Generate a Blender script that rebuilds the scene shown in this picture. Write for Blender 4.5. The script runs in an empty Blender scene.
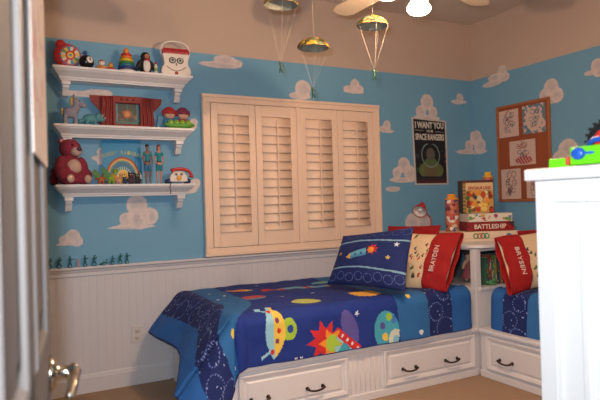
import bpy, bmesh, math, random
from mathutils import Vector, Matrix, noise
random.seed(7)
PI = math.pi
SC = bpy.context.scene
COL = SC.collection

# ---------------------------------------------------------------- camera
CAM = Vector((-4.0981, -4.0699, 1.2292)); YAW, PITCH, ROLL, FPX = .48849, .007314, -.028853, 564.146
_f = Vector((math.sin(YAW)*math.cos(PITCH), math.cos(YAW)*math.cos(PITCH), math.sin(PITCH)))
_r0 = Vector((math.cos(YAW), -math.sin(YAW), 0)); _u0 = _r0.cross(_f)
_r = _r0*math.cos(ROLL)+_u0*math.sin(ROLL); _u = -_r0*math.sin(ROLL)+_u0*math.cos(ROLL)
def ray(px, py): return _f+_r*((px-300)/FPX)+_u*((200-py)/FPX)
def hit(px, py, ax, v):
    d = ray(px, py); return CAM+d*((v-CAM[ax])/d[ax])
def rplane(px, py, p0, n):
    d = ray(px, py); return CAM+d*((Vector(p0)-CAM).dot(n)/d.dot(n))
def at(px, py, depth): return CAM+ray(px, py)*depth
cd = bpy.data.cameras.new('camera'); co = bpy.data.objects.new('camera', cd); COL.objects.link(co)
cd.sensor_width = 36; cd.lens = FPX/600*36; cd.clip_start = .03
cd.dof.use_dof = True; cd.dof.focus_distance = 3.5; cd.dof.aperture_fstop = 4.5
M3 = Matrix((( _r.x, _u.x, -_f.x), (_r.y, _u.y, -_f.y), (_r.z, _u.z, -_f.z))).to_4x4()
co.matrix_world = Matrix.Translation(CAM) @ M3
SC.camera = co

# ---------------------------------------------------------------- materials
def lin(c):
    c = c.lstrip('#'); v = [int(c[i:i+2], 16)/255 for i in (0, 2, 4)]
    return tuple((x/12.92 if x <= .04045 else ((x+.055)/1.055)**2.4) for x in v)
_m = {}
def mat(hexc, rough=.5, metal=0., bump=0., bscale=60., var=0., emit=None, es=0., coat=0.):
    key = (hexc, rough, metal, bump, bscale, var, emit, es, coat)
    if key in _m: return _m[key]
    m = bpy.data.materials.new('paint_'+hexc.strip('#')); m.use_nodes = True
    nt = m.node_tree; b = nt.nodes['Principled BSDF']; L = lin(hexc)
    b.inputs['Base Color'].default_value = (*L, 1); b.inputs['Roughness'].default_value = rough; b.inputs['Metallic'].default_value = metal
    if coat: b.inputs['Coat Weight'].default_value = coat
    if bump or var:
        tc = nt.nodes.new('ShaderNodeTexCoord'); nz = nt.nodes.new('ShaderNodeTexNoise')
        nz.inputs['Scale'].default_value = bscale; nz.inputs['Detail'].default_value = 4
        nt.links.new(tc.outputs['Object'], nz.inputs['Vector'])
        if bump:
            bp = nt.nodes.new('ShaderNodeBump'); bp.inputs['Strength'].default_value = bump; bp.inputs['Distance'].default_value = .01
            nt.links.new(nz.outputs['Fac'], bp.inputs['Height']); nt.links.new(bp.outputs['Normal'], b.inputs['Normal'])
        if var:
            mx = nt.nodes.new('ShaderNodeMix'); mx.data_type = 'RGBA'
            mx.inputs[6].default_value = (*[x*(1-var) for x in L], 1); mx.inputs[7].default_value = (*[min(1, x*(1+var)) for x in L], 1)
            nt.links.new(nz.outputs['Fac'], mx.inputs[0]); nt.links.new(mx.outputs[2], b.inputs['Base Color'])
    if emit: b.inputs['Emission Color'].default_value = (*lin(emit), 1); b.inputs['Emission Strength'].default_value = es
    _m[key] = m; return m
def attr_mat(name, rough=.8, bump=.15, bscale=300., var=.08):
    if name in bpy.data.materials: return bpy.data.materials[name]
    m = bpy.data.materials.new(name); m.use_nodes = True; nt = m.node_tree; b = nt.nodes['Principled BSDF']
    a = nt.nodes.new('ShaderNodeAttribute'); a.attribute_name = 'col'
    tc = nt.nodes.new('ShaderNodeTexCoord'); nz = nt.nodes.new('ShaderNodeTexNoise'); nz.inputs['Scale'].default_value = bscale
    nt.links.new(tc.outputs['Object'], nz.inputs['Vector'])
    mr = nt.nodes.new('ShaderNodeMapRange'); mr.inputs['To Min'].default_value = 1-var; mr.inputs['To Max'].default_value = 1+var
    nt.links.new(nz.outputs['Fac'], mr.inputs['Value'])
    vm = nt.nodes.new('ShaderNodeVectorMath'); vm.operation = 'SCALE'
    nt.links.new(a.outputs['Color'], vm.inputs[0]); nt.links.new(mr.outputs[0], vm.inputs['Scale']); nt.links.new(vm.outputs[0], b.inputs['Base Color'])
    bp = nt.nodes.new('ShaderNodeBump'); bp.inputs['Strength'].default_value = bump; bp.inputs['Distance'].default_value = .004
    nt.links.new(nz.outputs['Fac'], bp.inputs['Height']); nt.links.new(bp.outputs['Normal'], b.inputs['Normal'])
    b.inputs['Roughness'].default_value = rough
    return m
PRINT = attr_mat('printed_card', .45, .02, 400, .03)
CLOTH = attr_mat('printed_cotton', .85, .35, 260, .1)
WHITE = mat('#cfcacd', .4); WHITE2 = mat('#dcd9dc', .35); SHUT = mat('#efd0b8', .42)

# ---------------------------------------------------------------- mesh builders
class MB:
    def __init__(s): s.bm = bmesh.new(); s.mats = []
    def mi(s, m):
        if m is None: return 0
        if m not in s.mats: s.mats.append(m)
        return s.mats.index(m)
    def _add(s, vs, fs, m, smooth=False):
        i = s.mi(m); bv = [s.bm.verts.new(v) for v in vs]
        for f in fs:
            try: fa = s.bm.faces.new([bv[k] for k in f]); fa.material_index = i; fa.smooth = smooth
            except ValueError: pass
        return bv
    def box(s, c, d, m=None, rot=None, bev=0., taper=1.):
        hx, hy, hz = d[0]/2, d[1]/2, d[2]/2
        b = min(bev, hx*.9, hy*.9, hz*.9)
        if b > 0:
            vs = []; q = b*.3
            for X in (-1, 1):
                for Y in (-1, 1):
                    for Z in (-1, 1):
                        vs += [Vector((X*(hx-b), Y*(hy-b), Z*hz)), Vector((X*(hx-b), Y*hy, Z*(hz-b))), Vector((X*hx, Y*(hy-b), Z*(hz-b))), Vector((X*(hx-q), Y*(hy-q), Z*(hz-q)))]
            t = bmesh.new()
            for v in vs: t.verts.new(v)
            bmesh.ops.convex_hull(t, input=t.verts)
            t.verts.index_update()
            P = [v.co.copy() for v in t.verts]; F = [[v.index for v in f.verts] for f in t.faces]; t.free()
        else:
            P = [Vector((x, y, z)) for x in (-hx, hx) for y in (-hy, hy) for z in (-hz, hz)]
            F = [(0, 1, 3, 2), (4, 6, 7, 5), (0, 4, 5, 1), (2, 3, 7, 6), (0, 2, 6, 4), (1, 5, 7, 3)]
        if taper != 1:
            for p in P:
                k = 1+(taper-1)*(p.z+hz)/(2*hz); p.x *= k; p.y *= k
        R = rot.to_matrix() if hasattr(rot, 'to_matrix') else rot
        P = [Vector(c)+(R @ p if R else p) for p in P]
        s._add(P, F, m); return s
    def lathe(s, prof, c=(0, 0, 0), m=None, n=24, axis=(0, 0, 1), cap=True, smooth=True, sx=1., sy=1.):
        R = Vector((0, 0, 1)).rotation_difference(Vector(axis).normalized()).to_matrix(); c = Vector(c)
        vs = []; 
        for r, z in prof:
            for k in range(n):
                a = 2*PI*k/n; vs.append(c+R @ Vector((r*math.cos(a)*sx, r*math.sin(a)*sy, z)))
        fs = []
        for j in range(len(prof)-1):
            for k in range(n):
                k2 = (k+1) % n; fs.append((j*n+k, j*n+k2, (j+1)*n+k2, (j+1)*n+k))
        if cap:
            fs.append(tuple(range(n))[::-1]); fs.append(tuple((len(prof)-1)*n+k for k in range(n)))
        s._add(vs, fs, m, smooth); return s
    def cyl(s, a, b, r, m=None, r2=None, n=16):
        a = Vector(a); b = Vector(b); d = b-a; s.lathe([(r, 0), (r if r2 is None else r2, d.length)], a, m, n, d); return s
    def ball(s, c, r, m=None, n=16, rot=None):
        if not hasattr(r, '__len__'): r = (r, r, r)
        vs, fs = [], []; h = max(6, n//2); c = Vector(c); R = rot.to_matrix() if rot else None
        for j in range(1, h):
            t = PI*j/h
            for k in range(n):
                a = 2*PI*k/n; p = Vector((r[0]*math.sin(t)*math.cos(a), r[1]*math.sin(t)*math.sin(a), r[2]*math.cos(t))); vs.append(c+(R @ p if R else p))
        top = len(vs); p = Vector((0, 0, r[2])); vs.append(c+(R @ p if R else p)); vs.append(c-(R @ p if R else p))
        for j in range(h-2):
            for k in range(n):
                k2 = (k+1) % n; fs.append((j*n+k, (j+1)*n+k, (j+1)*n+k2, j*n+k2))
        for k in range(n):
            k2 = (k+1) % n; fs.append((top, k, k2)); fs.append((top+1, (h-2)*n+k2, (h-2)*n+k))
        s._add(vs, fs, m, True); return s
    def tube(s, pts, r, m=None, n=10, closed=False):
        pts = [Vector(p) for p in pts]; N = len(pts); vs = []; up = None
        rr = r if hasattr(r, '__len__') else [r]*N
        for i, p in enumerate(pts):
            if closed: t = pts[(i+1) % N]-pts[i-1]
            else: t = pts[min(i+1, N-1)]-pts[max(i-1, 0)]
            t.normalize()
            if up is None: up = t.orthogonal().normalized()
            up = (up-t*up.dot(t)).normalized(); w = t.cross(up)
            for k in range(n):
                a = 2*PI*k/n; vs.append(p+(up*math.cos(a)+w*math.sin(a))*rr[i])
        fs = []
        for i in range(N if closed else N-1):
            j = (i+1) % N
            for k in range(n): fs.append((i*n+k, i*n+(k+1) % n, j*n+(k+1) % n, j*n+k))
        if not closed: fs += [tuple(range(n))[::-1], tuple((N-1)*n+k for k in range(n))]
        s._add(vs, fs, m, True); return s
    def prism(s, poly, M, h, m=None, m_side=None):
        """poly 2d in the xy of matrix M, extruded by h along M's z"""
        n = len(poly); vs = [M @ Vector((x, y, 0)) for x, y in poly]+[M @ Vector((x, y, h)) for x, y in poly]
        s._add(vs, [tuple(range(n))[::-1], tuple(range(n, 2*n))], m)
        s._add(vs, [(k, (k+1) % n, n+(k+1) % n, n+k) for k in range(n)], m_side or m); return s
    def loft(s, rings, m=None, smooth=False):
        n = len(rings[0]); vs = [Vector(p) for r in rings for p in r]; fs = []
        for j in range(len(rings)-1):
            for k in range(n): fs.append((j*n+k, j*n+(k+1) % n, (j+1)*n+(k+1) % n, (j+1)*n+k))
        fs += [tuple(range(n))[::-1], tuple((len(rings)-1)*n+k for k in range(n))]
        s._add(vs, fs, m, smooth); return s
    def build(s, name, m=None, parent=None, **kw):
        if m is not None and not s.mats: s.mats = [m]
        bmesh.ops.remove_doubles(s.bm, verts=s.bm.verts, dist=1e-6)
        bmesh.ops.recalc_face_normals(s.bm, faces=s.bm.faces)
        me = bpy.data.meshes.new(name); s.bm.to_mesh(me); s.bm.free()
        for x in s.mats: me.materials.append(x)
        return link(name, me, parent, **kw)
def link(name, me, parent=None, label=None, cat=None, group=None, kind=None):
    o = bpy.data.objects.new(name, me); COL.objects.link(o)
    if parent: o.parent = parent
    return tag(o, label, cat, group, kind)
def tag(o, label=None, cat=None, group=None, kind=None):
    for k, v in (('label', label), ('category', cat), ('group', group), ('kind', kind)):
        if v: o[k] = v
    return o
def thing(name, label, cat, loc=(0, 0, 0), rz=0, group=None, scale=1):
    o = bpy.data.objects.new(name, None); COL.objects.link(o); o.location = loc; o.rotation_euler = (0, 0, rz); o.scale = (scale,)*3
    o.empty_display_size = .05
    return tag(o, label, cat, group)
def dup(o, parent=None):
    c = o.copy(); COL.objects.link(c)
    if parent: c.parent = parent
    for ch in list(o.children): dup(ch, c)
    return c
def paint_grid(name, surf, nu, nv, fn, m, parent=None, solid=0., smooth=True, closed_back=None, **kw):
    """surf(a,b)->point ; fn(a,b)->linear rgb ; a,b in 0..1"""
    vs = []
    for j in range(nv+1):
        for i in range(nu+1): vs.append(tuple(surf(i/nu, j/nv)))
    fs = []; cols = []
    for j in range(nv):
        for i in range(nu):
            k = j*(nu+1)+i; fs.append((k, k+1, k+nu+2, k+nu+1)); cols.append(fn((i+.5)/nu, (j+.5)/nv))
    if solid:       # closed slab: back and sides with the edge colour
        nrm = (Vector(surf(1, 0))-Vector(surf(0, 0))).cross(Vector(surf(0, 1))-Vector(surf(0, 0))).normalized()
        base = len(vs); ec = closed_back or (.6, .6, .6)
        cs = [Vector(surf(a, b)) for a, b in ((0, 0), (1, 0), (1, 1), (0, 1))]
        vs += [tuple(c) for c in cs]+[tuple(c-nrm*solid) for c in cs]
        for f in ((4, 7, 6, 5), (0, 4, 5, 1), (1, 5, 6, 2), (2, 6, 7, 3), (3, 7, 4, 0)):
            fs.append(tuple(base+k for k in f)); cols.append(ec)
    me = bpy.data.meshes.new(name); me.from_pydata(vs, [], fs)
    at_ = me.color_attributes.new('col', 'FLOAT_COLOR', 'CORNER')
    buf = []
    for f, c in zip(fs, cols): buf += [c[0], c[1], c[2], 1.]*len(f)
    at_.data.foreach_set('color', buf)
    me.polygons.foreach_set('use_smooth', [smooth and len(fs)-5*(solid > 0) > i for i in range(len(fs))])
    me.materials.append(m); me.update()
    return link(name, me, parent, **kw)
def eval_mesh(o):
    dg = bpy.context.evaluated_depsgraph_get(); dg.update()
    return bpy.data.meshes.new_from_object(o.evaluated_get(dg), depsgraph=dg)
def skin(name, pts, edges, m, parent=None, sub=2, **kw):
    """pts: [(x,y,z,r)], first = root"""
    me = bpy.data.meshes.new('t'); me.from_pydata([p[:3] for p in pts], edges, [])
    o = bpy.data.objects.new('t', me); COL.objects.link(o)
    md = o.modifiers.new('s', 'SKIN')
    for i, p in enumerate(pts):
        me.skin_vertices[0].data[i].radius = (p[3], p[3]); me.skin_vertices[0].data[i].use_root = (i == 0)
    ss = o.modifiers.new('ss', 'SUBSURF'); ss.levels = sub; ss.render_levels = sub
    r = eval_mesh(o); bpy.data.objects.remove(o); r.name = name
    r.materials.clear(); r.materials.append(m)
    r.polygons.foreach_set('use_smooth', [True]*len(r.polygons))
    return link(name, r, parent, **kw)
def blob(name, balls, m, parent=None, voxel=.006, **kw):
    """balls: list of (centre, radii, euler) merged into one smooth body"""
    b = MB()
    for q in balls:
        from mathutils import Euler
        b.ball(q[0], q[1], m, 20, Euler(q[2]) if len(q) > 2 else None)
    t = b.build('t', m)
    md = t.modifiers.new('r', 'REMESH'); md.mode = 'VOXEL'; md.voxel_size = voxel; md.use_smooth_shade = True
    sm = t.modifiers.new('s', 'SMOOTH'); sm.iterations = 4; sm.factor = .5
    r = eval_mesh(t); bpy.data.objects.remove(t); r.name = name; r.materials.clear(); r.materials.append(m)
    r.polygons.foreach_set('use_smooth', [True]*len(r.polygons))
    return link(name, r, parent, **kw)
def text(name, body, size, M, m, parent=None, ext=.0008, width=None, height=None, align='CENTER', bold=.0):
    cu = bpy.data.curves.new('t', 'FONT'); cu.body = body; cu.size = size; cu.extrude = ext; cu.align_x = align; cu.align_y = 'CENTER'; cu.offset = bold; cu.resolution_u = 3
    o = bpy.data.objects.new('t', cu); COL.objects.link(o)
    r = eval_mesh(o); bpy.data.objects.remove(o); r.name = name
    xs = [v.co.x for v in r.vertices]; ys = [v.co.y for v in r.vertices]
    w = max(xs)-min(xs); h = max(ys)-min(ys); kx = width/w if width else 1; ky = height/h if height else kx
    mx = (max(xs)+min(xs))/2 if align == 'CENTER' else 0; my = (max(ys)+min(ys))/2
    for v in r.vertices: v.co.x = (v.co.x-mx)*kx; v.co.y = (v.co.y-my)*ky
    r.transform(M); r.materials.clear(); r.materials.append(m)
    return link(name, r, parent)
def frame(o, x, y):
    """matrix: origin o, x axis, y axis"""
    x = Vector(x).normalized(); z = x.cross(Vector(y)).normalized(); y = z.cross(x)
    return Matrix(((x.x, y.x, z.x, o[0]), (x.y, y.y, z.y, o[1]), (x.z, y.z, z.z, o[2]), (0, 0, 0, 1)))
def inpoly(x, y, P):
    c = False; j = len(P)-1
    for i in range(len(P)):
        if (P[i][1] > y) != (P[j][1] > y) and x < (P[j][0]-P[i][0])*(y-P[i][1])/(P[j][1]-P[i][1])+P[i][0]: c = not c
        j = i
    return c
def ell(x, y, cx, cy, rx, ry, a=0.):
    dx, dy = x-cx, y-cy; c, s = math.cos(a), math.sin(a); u, v = dx*c+dy*s, -dx*s+dy*c
    return (u/rx)**2+(v/ry)**2 <= 1
def star(cx, cy, r, n=5, k=.42, a0=PI/2):
    return [(cx+(r if i % 2 == 0 else r*k)*math.cos(a0+PI*i/n), cy+(r if i % 2 == 0 else r*k)*math.sin(a0+PI*i/n)) for i in range(2*n)]

# ---------------------------------------------------------------- the room
X0, YF, ZC, ZB, ZR = -4.62, -3.66, 2.93, 2.385, .85
WX0, WX1, WZ0, WZ1 = -2.757, -1.152, .856, 2.074
# clouds: list of discs and slabs painted on the walls, in (horizontal, height)
def px_cloud(ax, parts):
    out = []
    for p in parts:
        if len(p) == 3:
            a = hit(p[0], p[1], ax, 0); b = hit(p[0]+p[2], p[1], ax, 0); i = 1-ax
            r = (hit(p[0], p[1]-p[2], ax, 0)-hit(p[0], p[1]+p[2], ax, 0)).z/2
            out.append((a[i], a.z, r, r))
        else:
            a = hit(p[0], p[1], ax, 0); i = 1-ax; dx = abs(hit(p[0]+p[2], p[1], ax, 0)[i]-a[i]); r = (hit(p[0], p[1]-p[3], ax, 0)-hit(p[0], p[1]+p[3], ax, 0)).z/2
            out.append((a[i], a.z, dx, r))
    return out
CL_B = [px_cloud(1, c) for c in (
    [(137, 205, 11), (126, 219, 7), (139, 219, 11), (150, 216, 9), (132, 227, 25, 2.5)],
    [(73, 236, 7), (64, 240, 5), (77, 241, 6), (69, 244, 15, 2)],
    [(225, 60, 12, 5), (236, 63, 7, 4), (220, 65, 22, 3.5)],
    [(303, 89, 9.5), (300, 96, 12, 4)],
    [(355, 84, 5.5), (350, 89, 7, 4), (359, 89, 5, 4), (354, 92, 11, 2)],
    [(427, 102, 8.5), (421, 112, 7), (433, 112, 6), (427, 118, 14, 3)],
    [(460, 98, 5), (457, 102, 6, 2.5), (463, 102, 4, 2)],
    [(387, 125, 5), (384, 129, 7, 3.5), (387, 131, 8, 2)],
    [(404, 165, 8), (397, 173, 6), (410, 173, 8), (403, 180, 14, 3)],
    [(393, 189, 8, 3)],
    [(190, 186, 9, 6), (184, 191, 14, 3.5), (196, 183, 5)],
    [(188, 126, 9, 5), (194, 122, 4), (180, 131, 12, 3)],
    [(86, 94, 28, 3.2), (100, 92, 14, 3)],
    [(102, 152, 5), (98, 158, 7, 3), (103, 163, 8, 2)],
    [(420, 212, 8), (412, 222, 9), (424, 222, 9), (416, 229, 14, 3)],
    [(475, 137, 7), (469, 146, 6), (466, 152, 11, 2.5)],
)]
CL_R = [px_cloud(0, c) for c in (
    [(502, 71, 6), (496, 77, 9, 4), (504, 77, 6, 5), (492, 84, 11, 3)],
    [(551, 87, 9), (545, 95, 7), (557, 95, 8), (551, 101, 13, 3)],
    [(597, 65, 7), (590, 73, 7, 3), (599, 73, 6, 4)],
    [(476, 138, 8), (480, 146, 8), (477, 152, 11, 2.5)],
    [(568, 150, 12), (560, 160, 10), (572, 166, 16, 5)],
)]
def cloudval(x, z, C):
    best = 0.
    for c in C:
        for (cx, cz, rx, rz) in c:
            d = ((x-cx)/rx)**2+((z-cz)/rz)**2
            if d < 4: best = max(best, 1-d/2)
    return best
def lobes(x, z, C):     # brushed rim of each puff
    s = 0.
    for c in C:
        for (cx, cz, rx, rz) in c:
            d = ((x-cx)/rx)**2+((z-cz)/rz)**2
            if d < 1: s = max(s, d)
    return s
def wall_mat():
    m = bpy.data.materials.new('painted_wall'); m.use_nodes = True; nt = m.node_tree; N = nt.nodes; Lk = nt.links; b = N['Principled BSDF']
    b.inputs['Roughness'].default_value = .62
    g = N.new('ShaderNodeNewGeometry'); sp = N.new('ShaderNodeSeparateXYZ'); Lk.new(g.outputs['Position'], sp.inputs[0])
    gt = N.new('ShaderNodeMath'); gt.operation = 'GREATER_THAN'; gt.inputs[1].default_value = ZB; Lk.new(sp.outputs['Z'], gt.inputs[0])
    nz = N.new('ShaderNodeTexNoise'); nz.inputs['Scale'].default_value = 22; nz.inputs['Detail'].default_value = 5; Lk.new(g.outputs['Position'], nz.inputs['Vector'])
    mx = N.new('ShaderNodeMix'); mx.data_type = 'RGBA'; mx.inputs[6].default_value = (*lin('#6da2c1'), 1); mx.inputs[7].default_value = (*lin('#bfa99b'), 1); Lk.new(gt.outputs[0], mx.inputs[0])
    a = N.new('ShaderNodeAttribute'); a.attribute_name = 'cloud'
    s2 = N.new('ShaderNodeSeparateColor'); Lk.new(a.outputs['Color'], s2.inputs[0])
    ad = N.new('ShaderNodeMath'); ad.operation = 'MULTIPLY_ADD'; ad.inputs[1].default_value = .16; Lk.new(nz.outputs['Fac'], ad.inputs[0]); Lk.new(s2.outputs['Red'], ad.inputs[2])
    mr = N.new('ShaderNodeMapRange'); mr.inputs['From Min'].default_value = .58; mr.inputs['From Max'].default_value = .70; mr.clamp = True; Lk.new(ad.outputs[0], mr.inputs['Value'])
    n2 = N.new('ShaderNodeMath'); n2.operation = 'MULTIPLY_ADD'; n2.inputs[1].default_value = .55; Lk.new(s2.outputs['Green'], n2.inputs[0]); Lk.new(nz.outputs['Fac'], n2.inputs[2])
    cr = N.new('ShaderNodeMapRange'); cr.inputs['From Min'].default_value = .4; cr.inputs['From Max'].default_value = 1.0; Lk.new(n2.outputs[0], cr.inputs['Value'])
    cm = N.new('ShaderNodeMix'); cm.data_type = 'RGBA'; cm.inputs[6].default_value = (*lin('#bdb4b8'), 1); cm.inputs[7].default_value = (*lin('#dccbc6'), 1); Lk.new(cr.outputs[0], cm.inputs[0])
    fm = N.new('ShaderNodeMix'); fm.data_type = 'RGBA'; Lk.new(mr.outputs[0], fm.inputs[0]); Lk.new(mx.outputs[2], fm.inputs[6]); Lk.new(cm.outputs[2], fm.inputs[7])
    Lk.new(fm.outputs[2], b.inputs['Base Color'])
    n3 = N.new('ShaderNodeTexNoise'); n3.inputs['Scale'].default_value = 90; Lk.new(g.outputs['Position'], n3.inputs['Vector'])
    bp = N.new('ShaderNodeBump'); bp.inputs['Strength'].default_value = .12; bp.inputs['Distance'].default_value = .004; Lk.new(n3.outputs['Fac'], bp.inputs['Height']); Lk.new(bp.outputs['Normal'], b.inputs['Normal'])
    return m
WALL = wall_mat()
def wall(name, P, us, zs, C, hole=None):
    """grid wall, P(u,z)->point, with an optional rectangular hole"""
    vs = [P(u, z) for z in zs for u in us]; fs = []; nu = len(us)
    for j in range(len(zs)-1):
        for i in range(nu-1):
            if hole and us[i] >= hole[0]-1e-5 and us[i+1] <= hole[1]+1e-5 and zs[j] >= hole[2]-1e-5 and zs[j+1] <= hole[3]+1e-5: continue
            k = j*nu+i; fs.append((k, k+1, k+nu+1, k+nu))
    me = bpy.data.meshes.new(name); me.from_pydata(vs, [], fs)
    at_ = me.color_attributes.new('cloud', 'FLOAT_COLOR', 'POINT'); buf = []
    for z in zs:
        for u in us: buf += ([cloudval(u, z, C), lobes(u, z, C), 0, 1] if C else [0, 0, 0, 1])
    at_.data.foreach_set('color', buf); me.materials.append(WALL)
    return link(name, me, kind='structure')
def seq(a, b, st, extra=()):
    n = int(math.ceil((b-a)/st)); s = sorted([a+(b-a)*i/n for i in range(n+1)]+list(extra)); return s
HX0, HX1, HZ0, HZ1 = WX0+.06, WX1-.06, WZ0+.06, WZ1-.06
wall('wall_back', lambda u, z: (u, 0, z), seq(X0, 0, .016, (HX0, HX1)), seq(0, ZC, .016, (HZ0, HZ1)), CL_B, (HX0, HX1, HZ0, HZ1))
wall('wall_right', lambda u, z: (0, u, z), seq(YF, 0, .016), seq(0, ZC, .016), CL_R)
wall('wall_left', lambda u, z: (X0, u, z), [YF, 0], [0, ZC], None)
b = MB(); DX0, DX1, DZ = -4.125, -3.29, 2.06     # front wall with the doorway
PW = mat('#bfa99b', .62)
b.box(((X0+DX0-.02)/2, YF-.06, ZC/2), (DX0-.02-X0, .12, ZC), PW); b.box(((DX1+.02)/2, YF-.06, ZC/2), (-DX1-.02, .12, ZC), PW)
b.box(((DX0+DX1)/2, YF-.06, (DZ+.02+ZC)/2), (DX1-DX0+.04, .12, ZC-DZ-.02), PW)
b.build('wall_front', kind='structure')
MB().box((X0/2, YF/2-.3, ZC+.02), (-X0+.1, -YF+.8, .04)).build('ceiling', mat('#d3c1b5', .7, bump=.1, bscale=80), kind='structure')
# carpet
m = mat('#a58a72', .95, bump=.9, bscale=220, var=.28)
MB().box((X0/2, YF/2-.6, -.02), (-X0+.1, -YF+1.3, .04)).build('floor', m, kind='structure')
# wainscot of beadboard, cap rail and baseboard
def beadboard(name, P, a, bb, h0, h1):
    prof = []; u = a
    while u < bb-.001:
        prof += [(u, .010), (min(u+.044, bb), .010), (min(u+.0455, bb), .0092), (min(u+.048, bb), .0099), (min(u+.0505, bb), .0092), (min(u+.052, bb), .010)]; u += .052
    vs = [P(x, d, h0) for x, d in prof]+[P(x, d, h1) for x, d in prof]; n = len(prof)
    me = bpy.data.meshes.new(name); me.from_pydata(vs, [], [(i, i+1, n+i+1, n+i) for i in range(n-1)]); me.materials.append(WHITE); return link(name, me, kind='structure')
PB = lambda x, d, z: (x, -d, z)
PR = lambda y, d, z: (-d, y, z)
beadboard('trim_1', PB, X0, 0, .0, ZR-.03); beadboard('trim_2', PR, YF, 0, .0, ZR-.03)
def run(name, P, a, c, prof):
    b = MB(); b.loft([[P(a, d, z) for d, z in prof], [P(c, d, z) for d, z in prof]]); return b.build(name, WHITE, kind='structure')
rail = [(0, ZR), (.038, ZR), (.042, ZR-.006), (.042, ZR-.014), (.028, ZR-.022), (.024, ZR-.034), (.018, ZR-.04), (.018, ZR-.062), (.014, ZR-.068), (0, ZR-.068)]
base = [(0, .125), (.012, .125), (.016, .118), (.018, .104), (.024, .098), (.024, .0), (0, .0)]
run('trim_3', PB, X0, 0, rail); run('trim_4', PR, YF, 0, rail); run('baseboard_back', PB, X0, -3.04, base); run('baseboard_right', PR, YF, -3.04, base)
# door jamb and casing beside the camera
b = MB(); J = mat('#c9c2bd', .5, var=.06, bscale=12)
for x, s in ((DX0-.01, -1), (DX1+.01, 1)):
    b.box((x, YF-.06, DZ/2), (.02, .13, DZ), J); b.box((x+s*.035, YF-.13, DZ/2), (.07, .018, DZ), J, bev=.004); b.box((x+s*.035, YF+.009, DZ/2), (.07, .018, DZ), J, bev=.004)
b.box(((DX0+DX1)/2, YF-.06, DZ+.01), (DX1-DX0+.04, .13, .02), J); b.box(((DX0+DX1)/2, YF-.13, DZ+.045), (DX1-DX0+.16, .018, .07), J); b.box(((DX0+DX1)/2, YF+.009, DZ+.045), (DX1-DX0+.16, .018, .07), J)
b.build('trim_5', kind='structure')

# window: sash and glass in the opening, shutters in front
wn = tag(thing('window_1', None, None), kind='structure')
b = MB(); b.box(((HX0+HX1)/2, .05, HZ0+.02), (HX1-HX0, .05, .04), WHITE); b.box(((HX0+HX1)/2, .05, HZ1-.02), (HX1-HX0, .05, .04), WHITE)
for x in (HX0+.02, (HX0+HX1)/2, HX1-.02): b.box((x, .05, (HZ0+HZ1)/2), (.04, .05, HZ1-HZ0), WHITE)
b.build('window_sash', None, wn)
g = bpy.data.materials.new('glass'); g.use_nodes = True; gb = g.node_tree.nodes['Principled BSDF']; gb.inputs['Transmission Weight'].default_value = 1; gb.inputs['Roughness'].default_value = .02
MB().box(((HX0+HX1)/2, .055, (HZ0+HZ1)/2), (HX1-HX0-.05, .004, HZ1-HZ0-.05)).build('window_pane', g, wn)
b = MB()
for c_, d_ in ((((HX0+HX1)/2, .05, HZ0-.01), (HX1-HX0+.04, .12, .02)), (((HX0+HX1)/2, .05, HZ1+.01), (HX1-HX0+.04, .12, .02)), ((HX0-.01, .05, (HZ0+HZ1)/2), (.02, .12, HZ1-HZ0)), ((HX1+.01, .05, (HZ0+HZ1)/2), (.02, .12, HZ1-HZ0))): b.box(c_, d_, WHITE)
b.build('window_jamb', None, wn)

sh = thing('window_shutter', 'cream plantation shutters with four louvered panels covering the window', 'window shutter', (0, -.004, 0))
b = MB(); fw = .062; W_, H_ = WX1-WX0, WZ1-WZ0; cx, cz = (WX0+WX1)/2, (WZ0+WZ1)/2
for c_, d_ in (((cx, -.018, WZ1-fw/2), (W_, .036, fw)), ((cx, -.018, WZ0+fw/2), (W_, .036, fw)), ((WX0+fw/2, -.018, cz), (fw, .036, H_-2*fw+.002)), ((WX1-fw/2, -.018, cz), (fw, .036, H_-2*fw+.002))): b.box(c_, d_, SHUT, bev=.006)
for c_, d_ in (((cx, -.042, WZ1-.012), (W_+.01, .014, .024)), ((cx, -.042, WZ0+.012), (W_+.01, .014, .024)), ((WX0+.012, -.042, cz), (.024, .014, H_-.05)), ((WX1-.012, -.042, cz), (.024, .014, H_-.05))): b.box(c_, d_, SHUT, bev=.005)
b.build('shutter_frame', None, sh)
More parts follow.
